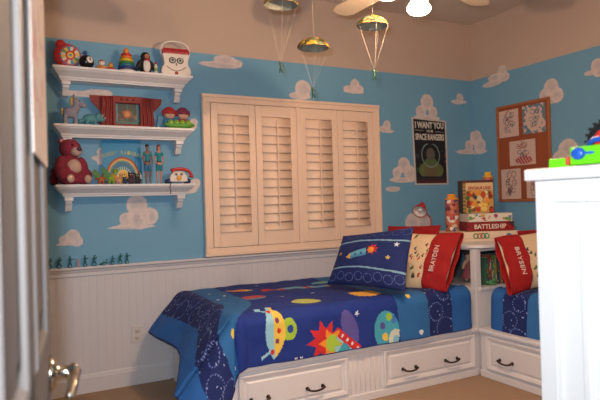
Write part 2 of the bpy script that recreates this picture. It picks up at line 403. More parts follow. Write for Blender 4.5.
def panel(x0, x1):
    z0, z1 = WZ0+fw+.003, WZ1-fw-.003; st = .052; tr, br = .085, .115
    b = MB()
    b.box(((x0+st/2), -.02, (z0+z1)/2), (st, .03, z1-z0), SHUT, bev=.004); b.box(((x1-st/2), -.02, (z0+z1)/2), (st, .03, z1-z0), SHUT, bev=.004)
    b.box(((x0+x1)/2, -.02, z1-tr/2), (x1-x0-2*st, .028, tr), SHUT, bev=.002); b.box(((x0+x1)/2, -.02, z0+br/2), (x1-x0-2*st, .028, br), SHUT, bev=.002)
    p = b.build('shutter_panel', None, sh)
    zt, zb = z1-tr, z0+br; n = 13; pit = (zt-zb)/n; b = MB()
    from mathutils import Euler
    for i in range(n):
        z = zb+pit*(i+.5); a = math.radians(69 if i else 58)
        pts = [(.040*math.cos(t), .0055*math.sin(t)) for t in [2*PI*k/14 for k in range(14)]]
        R = [( -.02+(-math.cos(a))*p_[0]*1.25+math.sin(a)*p_[1]*0, 0) for p_ in pts]
        ring = []
        for xx in (x0+st+.001, x1-st-.001):
            ring.append([(xx, -.02-math.cos(a)*u*1.18+math.sin(a)*v, z-math.sin(a)*u*1.18-math.cos(a)*v) for u, v in pts])
        b.loft(ring, SHUT, smooth=True)
    b.build('louvers', None, p)
    b = MB(); xc = (x0+x1)/2; b.box((xc, -.0515, (zt+zb)/2+.012), (.011, .009, zt-zb-.06), SHUT, bev=.003)
    for i in range(n): b.box((xc, -.044, zb+pit*(i+.5)), (.004, .012, .003), SHUT)
    b.build('tilt_rod', None, p)
for x0, x1 in ((-2.691, -2.331), (-2.327, -1.969), (-1.937, -1.580), (-1.576, -1.218)): panel(x0, x1)
MB().box((-1.953, -.02, cz), (.03, .034, H_-2*fw)).build('centre_post', SHUT, sh)

# ---------------------------------------------------------------- beds
BX, BY, BT = -1.162, -1.14, .333
def raised(b, P, a0, a1, z0, z1, m):
    """drawer front on plane P(u,depth,z): frame moulding with a raised field"""
    def rect(u0, u1, w0, w1, d): return [P(u0, d, w0), P(u1, d, w0), P(u1, d, w1), P(u0, d, w1)]
    b.loft([rect(a0, a1, z0, z1, 0), rect(a0, a1, z0, z1, .016), rect(a0+.008, a1-.008, z0+.008, z1-.008, .019), rect(a0+.026, a1-.026, z0+.026, z1-.026, .012), rect(a0+.03, a1-.03, z0+.03, z1-.03, .006), rect(a0+.045, a1-.045, z0+.04, z1-.04, .006), rect(a0+.055, a1-.055, z0+.048, z1-.048, .012)], m)
BRONZE = mat('#4a3a30', .35, .8)
def pull(P, u, z, parent):
    b = MB()
    for s in (-1, 1):
        b.lathe([(.001, .0), (.012, .001), (.012, .004), (.006, .008), (.005, .02), (.008, .024), (.001, .027)], P(u+s*.052, .012, z+.004), BRONZE, 12, Vector(P(0, 1, 0))-Vector(P(0, 0, 0)))
    b.tube([P(u-.056+.112*k/10, .036+.004*math.sin(PI*k/10), z+.004-.014*math.sin(PI*k/10)**.6) for k in range(11)], [.0075 if k in (0, 10) else .006 for k in range(11)], BRONZE, 8)
    return b.build('drawer_handle', None, parent)
def bed_base(name, label, P, a0, a1, depth, drawers, handles, foot):
    t = thing(name, label, 'bed')
    b = MB()
    def slab(u0, u1, d0, d1, z0, z1, bev=.0):
        p = Vector(P(u0, d0, z0)); q = Vector(P(u1, d1, z1)); c = (p+q)/2; d = [abs(x) for x in (q-p)]; b.box(c, d, WHITE2, bev=bev)
    slab(a0, a1, -depth+.03, -.0, .0, BT-.03)
    slab(a0-.008*0, a1, -depth+.03, .022, BT-.03, BT, .008)
    slab(a0, a1, -.001, .012, .0, .045, .003)
    for k in range(7):
        u = -2.225+.036*k; c_ = Vector(P(u, .0, 0)); b.lathe([(.0022, .05), (.0022, .285)], c_, WHITE2, 8)
    b.build('bed_box', None, t)
    for (u0, u1), hs in zip(drawers, handles):
        b = MB(); raised(b, P, u0, u1, .062, .288, WHITE2); d = b.build('drawer', None, t)
        for h in hs: pull(P, h, .145, d)
    b = MB(); 
    return t
P1 = lambda u, d, z: (u, BY-d, z)
P2 = lambda u, d, z: (BX-d, u, z)
bed1 = bed_base('platform_bed', 'white platform bed with drawers under the shuttered window', P1, -3.03, BX-.001, 1.11, [(-2.96, -2.25), (-1.98, -1.20)], [(-2.84, -2.484), (-1.782, -1.424)], 0)
bed2 = bed_base('platform_bed', 'white platform bed with drawer partly hidden by the tall white dresser', P2, -3.03, BY-.03, 1.13, [(-2.02, -1.23), (-2.96, -2.25)], [(-1.40, -1.78), (-2.48, -2.84)], 0)
MT = .56
def mattress(t, x0, x1, y0, y1):
    b = MB(); b.box(((x0+x1)/2, (y0+y1)/2, (BT+MT)/2+.001), (x1-x0, y1-y0, MT-BT), mat('#ddd6cc', .9, bump=.2), bev=.05); b.build('mattress', None, t)
mattress(bed1, -2.99, -1.21, -1.095, -.04)
mattress(bed2, -1.095, -.04, -2.99, -1.21)

# comforter
C_MAIN, C_MED, C_NAVY, C_EDGE = lin('#0a2c80'), lin('#2566a4'), lin('#0c2262'), lin('#1f60aa')
CY, LB, RED, ORG, YEL, GRN, TEAL, PUR, WHT, PNK = [lin(x) for x in ('#7fb9cf', '#8fc4d6', '#c3242a', '#e08a2c', '#e3c04e', '#9cbf3c', '#3f9fb8', '#54509a', '#d8dce8', '#c87890')]
_dots = []; random.seed(3)
for k in range(260): _dots.append((random.random(), random.random()*1.75))
circles = []
for k in range(8): circles.append((.12+.1*(k % 2), .12+k*.21))
def stitch(x, y, cs, band):
    for cx_, cy_, r in cs:
        d = math.hypot(x-cx_, y-cy_)
        if abs(d-r) < .0036:
            a = math.atan2(y-cy_, x-cx_)
            if (a*r/.018) % 1 < .55: return True
    return False
def navy_band(x, y, w):     # x across the band 0..w, y along it
    if stitch(x, y, [(w*(.32+.36*(k % 2)), .06+k*.115, .048+.012*((k*7) % 3)) for k in range(16)], w): return lin('#6c80be')
    k = int(y/.05); r = random.Random(k*13+5)
    for q in range(2):
        if math.hypot(x-r.random()*w, y-(k+r.random())*.05) < .0045: return lin('#9fb0dc')
    return C_NAVY
# appliques placed by flat cloth coordinates (bed length X, cloth width V measured from the wall edge)
def applique(X, V):
    # flying saucer
    lx, lv = X+2.715, V-1.185; k2 = (lv/.158)**2
    if abs(lv) < .158:
        lo, hi = -.085+.045*k2, .040-.075*k2
        for q in (-2, -1, 0, 1, 2):
            if ell(lx, lv, -.002-.012*q*q*.9, q*.058, .0125, .0155): return RED if q % 2 == 0 else lin('#7a3a6a')
        if lo < lx < hi: return LB if lx < -.035-.0*k2+.01*k2 else YEL
    if ell(lx, lv, .062, 0, .05, .062): return lin('#1b3f92') if ell(lx, lv, .070, .0, .02, .024) else GRN
    for sg in (-1, 1):
        if -.118 < lx < -.06 and abs(sg*lv-.118+(lx+.07)*.55) < .009: return LB
    # fire burst and rocket
    bx, bv = X+2.415, V-1.285
    if inpoly(bx, bv, star(0, 0, .128, 9, .55, .3)):
        if inpoly(bx, bv, star(.045, .02, .095, 6, .55, .1)): return ORG if math.hypot(bx-.05, bv-.02) > .05 else GRN
        return RED
    rx, rv = X+2.29, V-1.355; c, s = math.cos(-.7), math.sin(-.7); p, q = rx*c-rv*s, rx*s+rv*c
    if abs(p+.01) < .105 and abs(q+.06) < .024: return WHT if ((p+.2) % .045) < .015 and abs(q+.06) < .01 else RED
    if abs(p) < .085 and -.04 < q < .12: return LB if abs(p) > .03 else TEAL
    if ell(X, V, -2.235, 1.23, .055, .11, -.35): return PUR
    # ringed teal planet
    if ell(X, V, -1.965, 1.285, .095, .125):
        if ell(X, V, -1.90, 1.35, .055, .07): return lin('#c9cfc0') if not ell(X, V, -1.90, 1.37, .03, .05) else CY
        for cx_, cv_, cc in ((-1.995, 1.25, PUR), (-1.94, 1.2, GRN), (-1.98, 1.32, YEL), (-1.905, 1.22, lin('#3b78b8'))):
            if ell(X, V, cx_, cv_, .022, .024): return cc
        return TEAL
    if ell(X, V, -2.425, .93, .10, .068): return lin('#b9c069')
    if inpoly((X+1.96), (V-.90)*1.25, star(0, 0, .125, 18, .86, 0)): return lin('#e2a94a')
    # rocket on the top
    if inpoly(X, V, [(-2.46, .30), (-2.30, .36), (-2.31, .42), (-2.40, .40), (-2.52, .46), (-2.47, .38)]): return RED
    if ell(X, V, -2.16, .40, .20, .055, .35): return YEL if X > -2.0 else (RED if abs(X+2.13) < .02 else lin('#6fa9c4'))
    if ell(X, V, -1.87, .27, .15, .06): return lin('#5f9db8') if not ell(X, V, -1.87, .25, .09, .03) else lin('#7fb58a')
    if ell(X, V, -2.66, .63, .09, .075): return lin('#b8484e') if V < .66 else lin('#4f86a8')
    if ell(X, V, -2.60, .25, .10, .045, .5): return ORG if X < -2.57 else YEL
    if ell(X, V, -1.62, .63, .06, .05): return lin('#c9a04a')
    for sx, sv in ((-2.18, 1.15), (-2.62, 1.36), (-2.585, 1.36), (-1.66, .5), (-2.24, .68), (-1.83, .67), (-2.9+.5, .1), (-2.49, .72)):
        if inpoly(X, V, star(sx, sv, .017)): return WHT
    return None
def smooth01(t): t = max(0, min(1, t)); return t*t*(3-2*t)
def bend(o, flare_out, flare_dn, R=.07):
    """arc then straight: cloth length o past the edge -> (outward, down)"""
    if o <= 0: return o, 0.
    amax = math.atan2(flare_dn, flare_out); L = R*amax
    if o < L: a = o/R; return R*math.sin(a), R*(1-math.cos(a))
    return R*math.sin(amax)+(o-L)*math.cos(amax), R*(1-math.cos(amax))+(o-L)*math.sin(amax)
CT = .612; WTOP = 1.05; VW = 1.365; XF, XH = -2.92, -1.285
def comforter_surf(s, t):
    # s: 0 foot hem .. 1 head hem ; t: 0 wall side .. 1 front hem
    V = t*VW
    ofoot = .37+.30*smooth01((V-.72)/.6); X = (XF-ofoot)+s*((XH+.13)-(XF-ofoot))
    o = XF-X; h = X-XH; p = V-WTOP
    x, y, z = X, -.035-V, CT
    if o > 0 and p > 0:
        r = math.hypot(o, p); ang = math.atan2(p, o)/(PI/2)   # 0 foot .. 1 front
        k = math.sin(ang*PI)
        fo = .80*(1-ang)+.10*ang - .22*k; out, dn = bend(r, max(.05, fo), 1., .07)
        a = math.atan2(p, o)+.12*math.sin(ang*2*PI)
        rip = .018*math.sin(ang*PI*3.2)*smooth01(r/.3)
        x = XF-(out+rip)*math.cos(a); y = -.035-WTOP-(out+rip)*math.sin(a)*1.; z = CT-dn
    elif o > 0:
        w = .02*math.sin(V*7+1.2)*smooth01(o/.35)
        out, dn = bend(o, .80, 1., .09); x = XF-out-w; z = CT-dn
    elif p > 0:
        fl = .06+.0*p; out, dn = bend(p, fl, 1., .065); y = -.035-WTOP-out; z = CT-dn
        if h > 0:
            rr = .09; q = min(1, h/.13); y += .05*q*q; x = XH+.07*math.sin(q*PI/2); z += .03*q*q*smooth01(p/.2)
    if h > 0 and p <= 0:
        out, dn = bend(h, .02, 1., .06); x = XH+out; z = CT-dn
    # quilted puffiness
    n = noise.noise(Vector((X*5, V*5, 3)))*.008+noise.noise(Vector((X*13, V*13, 9)))*.0045+noise.noise(Vector((X*2.1, V*2.4, 1)))*.012
    if p > 0 and o <= 0: y -= n+.004; 
    elif o > 0: x -= n; z += n*.3
    else: z += n
    if t < .02: z -= .0
    return (x, y, max(z, .03))
def flatx(s, t):
    V = t*VW; ofoot = .37+.30*smooth01((V-.72)/.6); return (XF-ofoot)+s*((XH+.13)-(XF-ofoot)), V, ofoot
def comforter_paint(s, t):
    X, V, of = flatx(s, t); e = X-(XF-of)          # distance from the foot hem
    b0, b1, b2 = .15+.03*V, .385+.0*V, .58-.02*V
    if e < .008 or s > .997 or t > .995: return lin('#142f70')
    if e < b0: return C_EDGE
    if e < b1: return navy_band(e-b0, V, b1-b0)
    if e < b2:
        for yv, dx, cc in ((.28, .07, WHT), (.42, .13, WHT), (.52, .05, WHT), (.72, .10, C_NAVY), (1.12, .10, YEL), (1.31, .12, WHT)):
            if math.hypot(e-b1-dx, V-yv) < (.02 if cc is YEL else .011): return cc
        return C_MED
    if abs(e-b2) < .004: return C_NAVY
    if X > -1.42: return C_EDGE
    if X > -1.625: return navy_band(X+1.625, V, .205)
    if X > -1.87:
        for q in range(6):
            if math.hypot(X+1.76-.06*(q % 2), V-(.15+q*.235)) < .016: return YEL if q % 2 == 0 else WHT
        return C_MED
    a = applique(X, V)
    return a if a else C_MAIN
cf = thing('comforter', 'blue space comforter with flying saucer and rocket appliques spread on the bed under the window', 'comforter', (0, 0, 0))
paint_grid('cover', comforter_surf, 420, 250, comforter_paint, CLOTH, cf)
_c = cf.children[0]; sd = _c.modifiers.new('thick', 'SOLIDIFY'); sd.thickness = .012; sd.offset = -1
cf2 = thing('comforter', 'blue star-dotted comforter on the bed half hidden by the tall white dresser', 'comforter', (0, 0, 0))
def c2_surf(s, t):      # s: along bed from head (0) to foot, t: from wall (0) to front
    Y = -1.20-s*1.75; V = t*1.30; p = V-.99; h = (-1.285)-Y*1.0
    x, y, z = -.05-V, Y, .60
    if p > 0: out, dn = bend(p, .06, 1., .065); x = -.05-.99-out; z = .60-dn
    hh = Y+1.285
    if hh > 0:
        out, dn = bend(hh*1.5, .02, 1., .06); 
        if p <= 0: y = -1.285+out; z = .60-dn
        else: y = -1.285+out; x += .05*(hh/.085)**2; 
    n = noise.noise(Vector((Y*5, V*5, 13)))*.008+noise.noise(Vector((Y*2, V*2, 4)))*.01
    if p > 0: x -= n+.004
    else: z += n
    return (x, y, z)
def c2_paint(s, t):
    Y = -1.20-s*1.75; V = t*1.30
    if Y > -1.34: return C_EDGE
    if Y > -1.545: return navy_band(-1.34-Y, V, .2)
    if Y > -1.80: return C_MED
    return C_MAIN
paint_grid('cover', c2_surf, 220, 160, c2_paint, CLOTH, cf2)
sd = cf2.children[0].modifiers.new('thick', 'SOLIDIFY'); sd.thickness = .012; sd.offset = -1

# ---------------------------------------------------------------- pillows
def pillow_surf(BL, BR, TR, TL, T, side=1, pinch=.045):
    n = (BR-BL).cross(TL-BL).normalized()
    def f(a, b):
        A = 2*a-1; B = 2*b-1
        e = max(0, 1-A**2)**.55*max(0, 1-B**2)**.55
        aa = .5+.5*A*(1-pinch*(1-B*B)); bb = .5+.5*B*(1-pinch*(1-A*A))
        p = BL*(1-aa)*(1-bb)+BR*aa*(1-bb)+TR*aa*bb+TL*(1-aa)*bb
        w = noise.noise(p*9)*.009*e+noise.noise(p*22)*.003*e
        return p+n*side*(T*e*.5+w)
    return f
def pillow(t, name, Q, T, fn, back, nu=170, nv=120):
    f1 = pillow_surf(*Q, T, 1); f2 = pillow_surf(*Q, T, -1)
    vs = []; fs = []; cols = []
    for f in (f1, f2):
        o = len(vs)
        for j in range(nv+1):
            for i in range(nu+1): vs.append(tuple(f(i/nu, j/nv)))
        for j in range(nv):
            for i in range(nu):
                k = o+j*(nu+1)+i; q = (k, k+1, k+nu+2, k+nu+1); fs.append(q if f is f1 else q[::-1]); cols.append(fn((i+.5)/nu, (j+.5)/nv) if f is f1 else back)
    me = bpy.data.meshes.new(name); me.from_pydata(vs, [], fs); a_ = me.color_attributes.new('col', 'FLOAT_COLOR', 'CORNER'); buf = []
    for c in cols: buf += [c[0], c[1], c[2], 1.]*4
    a_.data.foreach_set('color', buf); me.polygons.foreach_set('use_smooth', [True]*len(fs)); me.materials.append(CLOTH)
    return link(name, me, t)
def quad(pxs, p0, e, lean):
    e = Vector(e).normalized(); back = Vector((-e.y, e.x, 0)); back = back if back.dot(_f) > 0 else -back
    up = Vector((0, 0, math.sin(lean)))+back*math.cos(lean); n = e.cross(up)
    return [rplane(x, y, p0, n) for x, y in pxs]
# navy rocket pillow
q = quad([(327, 284), (405, 291), (414, 227), (343, 236)], hit(366, 288, 2, .66)+Vector((.0, .0, 0)), (.23, -.61, 0), math.radians(62))
aspect = (q[1]-q[0]).length/(q[3]-q[0]).length
def p_rocket(a, b):
    x, y = a, b*.78
    for yy in (.27, .78):
        if abs(b-yy-.02*math.sin(a*5)) < .014: return lin('#7fa6bd')
    if b < .25:
        if stitch(x, y, [(.07+.125*k, .09+.02*(k % 2), .052) for k in range(8)], 1): return lin('#6f86c4')
        return C_NAVY
    if b > .82:
        if stitch(x, y, [(.07+.125*k, .72, .05) for k in range(8)], 1): return lin('#4d68ae')
        return C_NAVY
    c, s = math.cos(.22), math.sin(.22); u, v = (x-.38)*c+(y-.405)*s, -(x-.38)*s+(y-.405)*c
    if inpoly(u, v, star(.21, .02, .085, 8, .55)): return ORG if math.hypot(u-.19, v-.01) < .045 else RED
    if inpoly(u, v, [(-.17, .0), (-.1, .045), (.13, .06), (.13, -.045), (-.1, -.045)]):
        if u < -.095: return lin('#e8b04a')
        if math.hypot(u+.02, v) < .017 or math.hypot(u-.06, v) < .017: return lin('#1d3c80')
        return lin('#62a5c4') if v > -.01 else lin('#4389b0')
    if inpoly(x, y, star(.80, .36, .035)) or inpoly(x, y, star(.10, .44, .028)): return lin('#d9b95a')
    if inpoly(x, y, star(.87, .54, .038)): return WHT
    return lin('#0d2464')
t = thing('pillow', 'navy blue pillow with a stitched rocket leaning on the red cuffed pillow', 'pillow')
pillow(t, 'pillowcase', q, .15, p_rocket, C_NAVY)
# cream printed pillows with red cuff and stitched name
_r5 = random.Random(5)
icons = [(_r5.uniform(.03, .97), _r5.uniform(.05, .95), _r5.choice(['#7a3b2e', '#2f3d5e', '#b5332e', '#5b6f3a', '#3b2a26']), _r5.uniform(.022, .04), _r5.uniform(0, 3)) for _ in range(40)]
def cream_paint(a, b):
    for x, y, c, r, an in icons:
        if ell(a, b, x, y, r, r*.55, an) or ell(a, b, x+.012, y+.03, r*.45, r*.5): return lin(c)
    return lin('#e5c9a4')
RUBY = mat('#9c0a10', .8, bump=.25, bscale=30)
def cuffed(label, corners, p0, e, lean, cuff, name_txt, right=True, T=.13):
    t = thing('pillow', label, 'pillow'); q = quad(corners, p0, e, lean)
    pillow(t, 'pillowcase', q, T, cream_paint, lin('#e5c9a4'), 150, 110)
    f = pillow_surf(*q, T+.022, 1, .045); g_ = pillow_surf(*q, T+.022, -1, .045); n = (q[1]-q[0]).cross(q[3]-q[0]).normalized()
    a0, a1 = cuff; N = 26; Mv = 20; vs = []; fs = []
    # closed sleeve round the pillow end; open rim at the outer side
    def sect(a, grow):
        pts = []
        for k in range(Mv+1): pts.append(f(a, .004+.992*k/Mv)+n*grow)
        for k in range(Mv, -1, -1): pts.append(g_(a, .004+.992*k/Mv)-n*grow)
        return pts
    rings = []
    for i in range(N+1):
        u = i/N; a = a0+(a1-a0)*u; inside = min(max(a, .12), .88)
        P_ = sect(inside, .004); shift = (q[1]-q[0])*(a-inside)
        flat = smooth01(abs(a-inside)/.16); c_ = sum(P_, Vector())/len(P_); uu = (q[3]-q[0]).normalized(); P_ = [p+uu*(p-c_).dot(uu)*.05 for p in P_]
        rings.append([p+shift+((c_-p).dot(n))*n*flat*.25+(n*.006*math.sin(k*.9+u*4)) for k, p in enumerate(P_)])
    b = MB(); nR = len(rings[0]); vs = [p for r in rings for p in r]
    fs = [(j*nR+k, j*nR+(k+1) % nR, (j+1)*nR+(k+1) % nR, (j+1)*nR+k) for j in range(N) for k in range(nR)]
    b._add(vs, fs, RUBY, True); cu = b.build('pillow_cuff', None, t); md = cu.modifiers.new('th', 'SOLIDIFY'); md.thickness = .004
    am = (a0+a1)/2 if abs(a0-.5) < 1 else a0
    c_ = f(min(max(am, .15), .85), .54)+n*.013
    ctr = sum((Vector(p) for p in rings[N//2][:Mv+1]), Vector())/(Mv+1); ctr = rings[int(N*(.36 if right else .62))][Mv//2]+n*.009
    up = (q[3]-q[0]).normalized(); ex = (q[1]-q[0]).normalized()
    Mx = frame(ctr, up, -ex) if right else frame(ctr, -up, ex)
    text('stitched_name', name_txt, .05, Mx, mat('#e6cfc6', .8), cu, .003, width=.19, height=.034)
    return t, q
cuffed('cream printed pillow with red cuff reading BRAYDEN behind the navy rocket pillow', [(392, 289), (444, 291), (461, 234), (408, 233)], hit(436, 289, 2, .64)+Vector((.08, .06, .0)), (.28, -.96, 0), math.radians(64), (.62, 1.04), 'BRAYDEN', True)
q = quad([(383, 262), (436, 262), (441, 225), (388, 226)], Vector((-1.24, -.50, .72)), (.1, -.99, 0), math.radians(72))
t = thing('cushion', 'plain red cushion with only its top edge showing behind the cream printed pillow', 'cushion')
pillow(t, 'cushion_cover', q, .09, lambda a, b: lin('#9c0a10'), lin('#9c0a10'), 60, 50)
cuffed('cream printed pillow with red cuff standing on the bed beside the tall white dresser', [(513, 294), (566, 282), (560, 228), (496, 238)], hit(511, 291, 2, .64)+Vector((.02, .12, .0)), (.98, -.1, 0), math.radians(66), (-.05, .29), 'BRYSEN', False)
q = quad([(519, 262), (575, 262), (574, 225), (517, 231)], Vector((-.6, -1.20, .75)), (.99, .02, 0), math.radians(75))
t = thing('cushion', 'plain red cushion with its top edge showing behind the pillow beside the tall dresser', 'cushion')
pillow(t, 'cushion_cover', q, .08, lambda a, b: lin('#9c0a10'), lin('#9c0a10'), 60, 50)

# ---------------------------------------------------------------- corner cabinet between the bed heads
cc = thing('corner_cabinet', 'white corner cabinet with open shelves between the heads of the two beds', 'cabinet')
def quarter(ov, r, z0, z1, name, m=WHITE2):
    a = BX-ov; poly = [(-.045, -.045), (-.045, a), (a+r, a)]+[(a+r-r*math.sin(t_*PI/2/8), a+r-r*math.cos(t_*PI/2/8)) for t_ in range(1, 8)]+[(a, a+r), (a, -.045)]
    b = MB(); b.prism(poly, Matrix.Translation((0, 0, z0)), z1-z0, m); return b.build(name, None, cc)
quarter(.035, .16, .884, .905, 'cabinet_top')
quarter(-.012, .03, .585, .605, 'shelf')
MB().box((BX+.026, BY+.026, .44), (.052, .052, .876), WHITE2, bev=.004).build('post', None, cc)
b = MB()
b.box((BX+.01, (BY+.052-.045)/2, .295), (.02, -BY-.10, .578)); b.box(((BX+.052-.045)/2, BY+.01, .295), (-BX-.10, .02, .578)); b.build('front_panel', WHITE2, cc)
b = MB(); b.box((BX+.01, (BY+.052-.045)/2, .876), (.02, -BY-.10, .016)); b.box(((BX+.052-.045)/2, BY+.01, .866), (-BX-.10, .02, .016)); b.build('face_rail', WHITE2, cc)
b = MB(); b.box(((BX-.045)/2, -.05, .735), (-BX-.06, .01, .255)); b.box((-.05, (BY-.06)/2, .735), (.01, -BY-.08, .255)); b.build('back_panel', mat('#7396ab', .6), cc)

# ---------------------------------------------------------------- things on the corner cabinet
ZT = .905
RZ = -YAW+.06
def boxart(name, label, c, w, d, h, front, edge, rz, cat='board game', group=None, top=None):
    t = thing(name, label, cat, c, rz, group)
    MB().box((0, 0, h/2), (w, d, h), mat(top or edge, .5), bev=.002).build('carton', None, t)
    nu = max(20, int(w/.003)); nv = max(10, int(h/.003))
    paint_grid('printed_front', lambda a, b: (-w/2+.002+(w-.004)*a, -d/2-.0012, .002+(h-.004)*b), nu, nv, front, PRINT, t)
    return t
def blobs(seed, n, pal, bg, asp=1., x0=0, x1=1, y0=0, y1=1, r0=.03, r1=.1):
    r = random.Random(seed); L = [(r.uniform(x0, x1), r.uniform(y0, y1), r.uniform(r0, r1), r.uniform(.5, 1.4), lin(r.choice(pal))) for _ in range(n)]
    def f(a, b):
        for x, y, q, k, c in L:
            if ell(a, b, x, y, q, q*asp*k): return c
        return bg
    return f
bc = Vector((-.755, -.765, ZT))
TRN = Vector((math.cos(RZ), math.sin(RZ), 0)); TRF = Vector((-math.sin(RZ), math.cos(RZ), 0))
fb = blobs(11, 22, ['#c9463a', '#5f8f52', '#3f6f9a', '#d8a13a', '#b06a4a'], lin('#e2cdb4'), 3., .05, .95, .15, .85, .012, .03)
def creamfront(a, b):
    for k, c in enumerate(('#5c8a4a', '#c05038', '#3b7a55', '#3f8a5a')):
        d = math.hypot((a-.36-.052*k)*7.5, b-.55)
        if .18 < d < .32: return lin(c)
    if ell(a, b, .84, .45, .045, .33): return lin('#5b8f4a') if b < .5 else lin('#3a7fa0')
    if ell(a, b, .06, .55, .035, .4): return lin('#4a8f8a') if b > .4 else lin('#d9b53a')
    if abs(b-.3) < .04 and .2 < a < .75 and (a*40) % 1 < .5: return lin('#b98a6a')
    return lin('#e3cbb2')
boxart('board_game_box', 'long cream board game box lying at the bottom of the stack on the corner cabinet', bc, .54, .34, .074, creamfront, '#e3cbb2', RZ, group=None)
c2 = bc+Vector((0, 0, .0745))+TRN*.06+TRF*.0
t = boxart('board_game_box', 'dark red board game box reading BATTLESHIP in the stack on the corner cabinet', c2, .37, .26, .072, blobs(4, 14, ['#5a1a1e', '#2a2f4a', '#a02428'], lin('#8c1c22'), 4., 0, 1, 0, 1, .02, .06), '#7a181e', RZ)
text('lettering', 'BATTLESHIP', .04, frame((-.005, -.1325, .036), (1, 0, 0), (0, 0, 1)), mat('#e8ded0', .5), t, .0008, width=.25, height=.036, bold=.0006)
c3 = c2+Vector((0, 0, .0725))-TRN*.0
boxart('board_game_box', 'white board game box with red and green pictures directly above the dark red one', c3, .345, .26, .064, blobs(5, 26, ['#c03038', '#5d9a4e', '#d9a04a', '#5f7f9f', '#a44b6a'], lin('#ded6c8'), 4., .0, 1, .1, .9, .015, .055), '#d8cfc0', RZ)
c4 = c3+Vector((0, 0, .0645))-TRN*.05+TRF*.04
ff = blobs(8, 60, ['#c33a28', '#e0902e', '#4f6a3a', '#2f3f5a', '#d9c49a', '#8a2a20', '#7a4a2a', '#e6c86a', '#b84a2a'], lin('#c79a5a'), 1., .12, .96, .04, .68, .03, .09)
def gamefront(a, b):
    if b > .93: return lin('#5a2a30')
    if a < .1: return lin('#6a5a3a') if (b*9) % 1 < .5 else lin('#a8884a')
    if b > .70: return lin('#d9b98a')
    return ff(a, b)
t = boxart('board_game_box', 'upright orange game box reading DINOSAUR LAND on top of the stack', c4, .25, .11, .262, gamefront, '#3a2a28', RZ)
text('lettering', 'DINOSAUR LAND', .03, frame((.012, -.0575, .2), (1, 0, 0), (0, 0, 1)), mat('#a02420', .5), t, .0008, width=.185, height=.026, bold=.0008)
# clear toy canister left of the boxes, another behind with yellow lid
def canister(label, loc, h, r, seed, lid):
    t = thing('toy_canister', label, 'canister', loc, .3)
    pal = ['#b8322c', '#2f4f7a', '#d9d2c4', '#3a3a5a', '#7a2a3a', '#4a3a7a', '#c9b4a0', '#d9d2c4']
    fn = blobs(seed, 80, pal, lin('#b8644a'), 1., 0, 1, 0, 1, .03, .07)
    paint_grid('printed_tin', lambda a, b: (r*math.cos(2*PI*a)*(1-.05*math.cos(b*PI*6)**6), r*math.sin(2*PI*a)*(1-.05*math.cos(b*PI*6)**6), .001+h*b), 48, 70, fn, PRINT, t)
    MB().lathe([(r*.96, h*.0+.0005), (r*.98, .004)], (0, 0, 0), mat('#8c2420', .4), 32).build('canister_base', None, t)
    MB().lathe([(r*.98, h), (r*1.0, h+.003), (r*.98, h+.012), (r*.62, h+.014), (r*.62, h+.04), (r*.56, h+.044)], (0, 0, 0), mat(lid, .35), 32).build('canister_lid', None, t)
    return t
pc = bc+Vector((0, 0, .0745))-TRN*.195+TRF*.01
canister('multicoloured toy canister with orange lid standing left of the stacked game boxes', pc, .25, .054, 21, '#d98a2a')
pc = c3+Vector((0, 0, .065))+TRN*.075+TRF*.085
canister('toy canister with yellow lid sticking up behind the tall game box', pc, .285, .040, 22, '#e0a92e')
# small blue game piece box right of battleship
t = thing('toy_block', 'small blue toy block on the cream game box beside the dark red one', 'toy block', bc+Vector((0, 0, .0745))+TRN*.25+TRF*-.1, RZ)
b = MB(); b.box((0, 0, .016), (.03, .05, .032), mat('#3f6f96', .4), bev=.004)
for k in (-1, 1): b.cyl((0, k*.012, .032), (0, k*.012, .038), .007, mat('#3f6f96', .4))
b.build('block_body', None, t)

# red clamp lamps
LRED = mat('#a81c1c', .35)
def clamp_lamp(label, loc, rz, sc=1.):
    t = thing('desk_lamp', label, 'lamp', loc, rz)
    b = MB(); b.lathe([(.055, 0), (.055, .006), (.05, .014), (.012, .018), (.008, .03)], (0, 0, 0), LRED, 24); b.build('lamp_base', None, t)
    b = MB(); b.tube([(0, 0, .02), (.004, 0, .09), (.012, 0, .15), (.0, 0, .19)], .0045, LRED, 8); b.tube([(.0, 0, .19), (-.03, .0, .225), (-.06, 0, .25)], .0045, LRED, 8); b.ball((0, 0, .19), .009, LRED); b.build('lamp_arm', None, t)
    ax = Vector((-.50, -.62, -.60)).normalized(); c = Vector((-.066, 0, .272))
    b = MB(); b.lathe([(.014, -.045), (.022, -.035), (.026, -.01), (.05, .03), (.060, .062), (.057, .062), (.047, .031), (.02, -.005)], c, LRED, 28, ax, cap=False); b.build('lamp_shade', None, t)
    b = MB(); b.lathe([(.055, .058), (.046, .03), (.022, -.0), (.001, -.004)], c, mat('#cfc6c0', .3), 28, ax, cap=False); b.ball(c+ax*.03, (.021, .021, .021), mat('#e6e0da', .2)); b.build('reflector', None, t)
    return t
lp = hit(427, 234, 2, ZT)
clamp_lamp('small red desk lamp with tilted shade on the cabinet behind the rocket pillow', (-.985, -.47, ZT), -.35)
l2 = thing('desk_lamp', 'dark red lamp arm standing behind the pillow under the cork board', 'lamp', (-.30, -1.06, ZT), 0)
b = MB(); b.lathe([(.045, 0), (.045, .006), (.04, .014), (.012, .018)], (0, 0, 0), mat('#6a2420', .4), 24); b.build('lamp_base', None, l2)
b = MB(); b.tube([(0, 0, .01), (-.01, 0, .10), (-.05, -.0, .20), (.0, -.06, .25), (.05, -.1, .28)], .006, mat('#6a2420', .4), 8); b.ball((-.05, 0, .2), .012, mat('#6a2420', .4)); b.build('lamp_arm', None, l2)
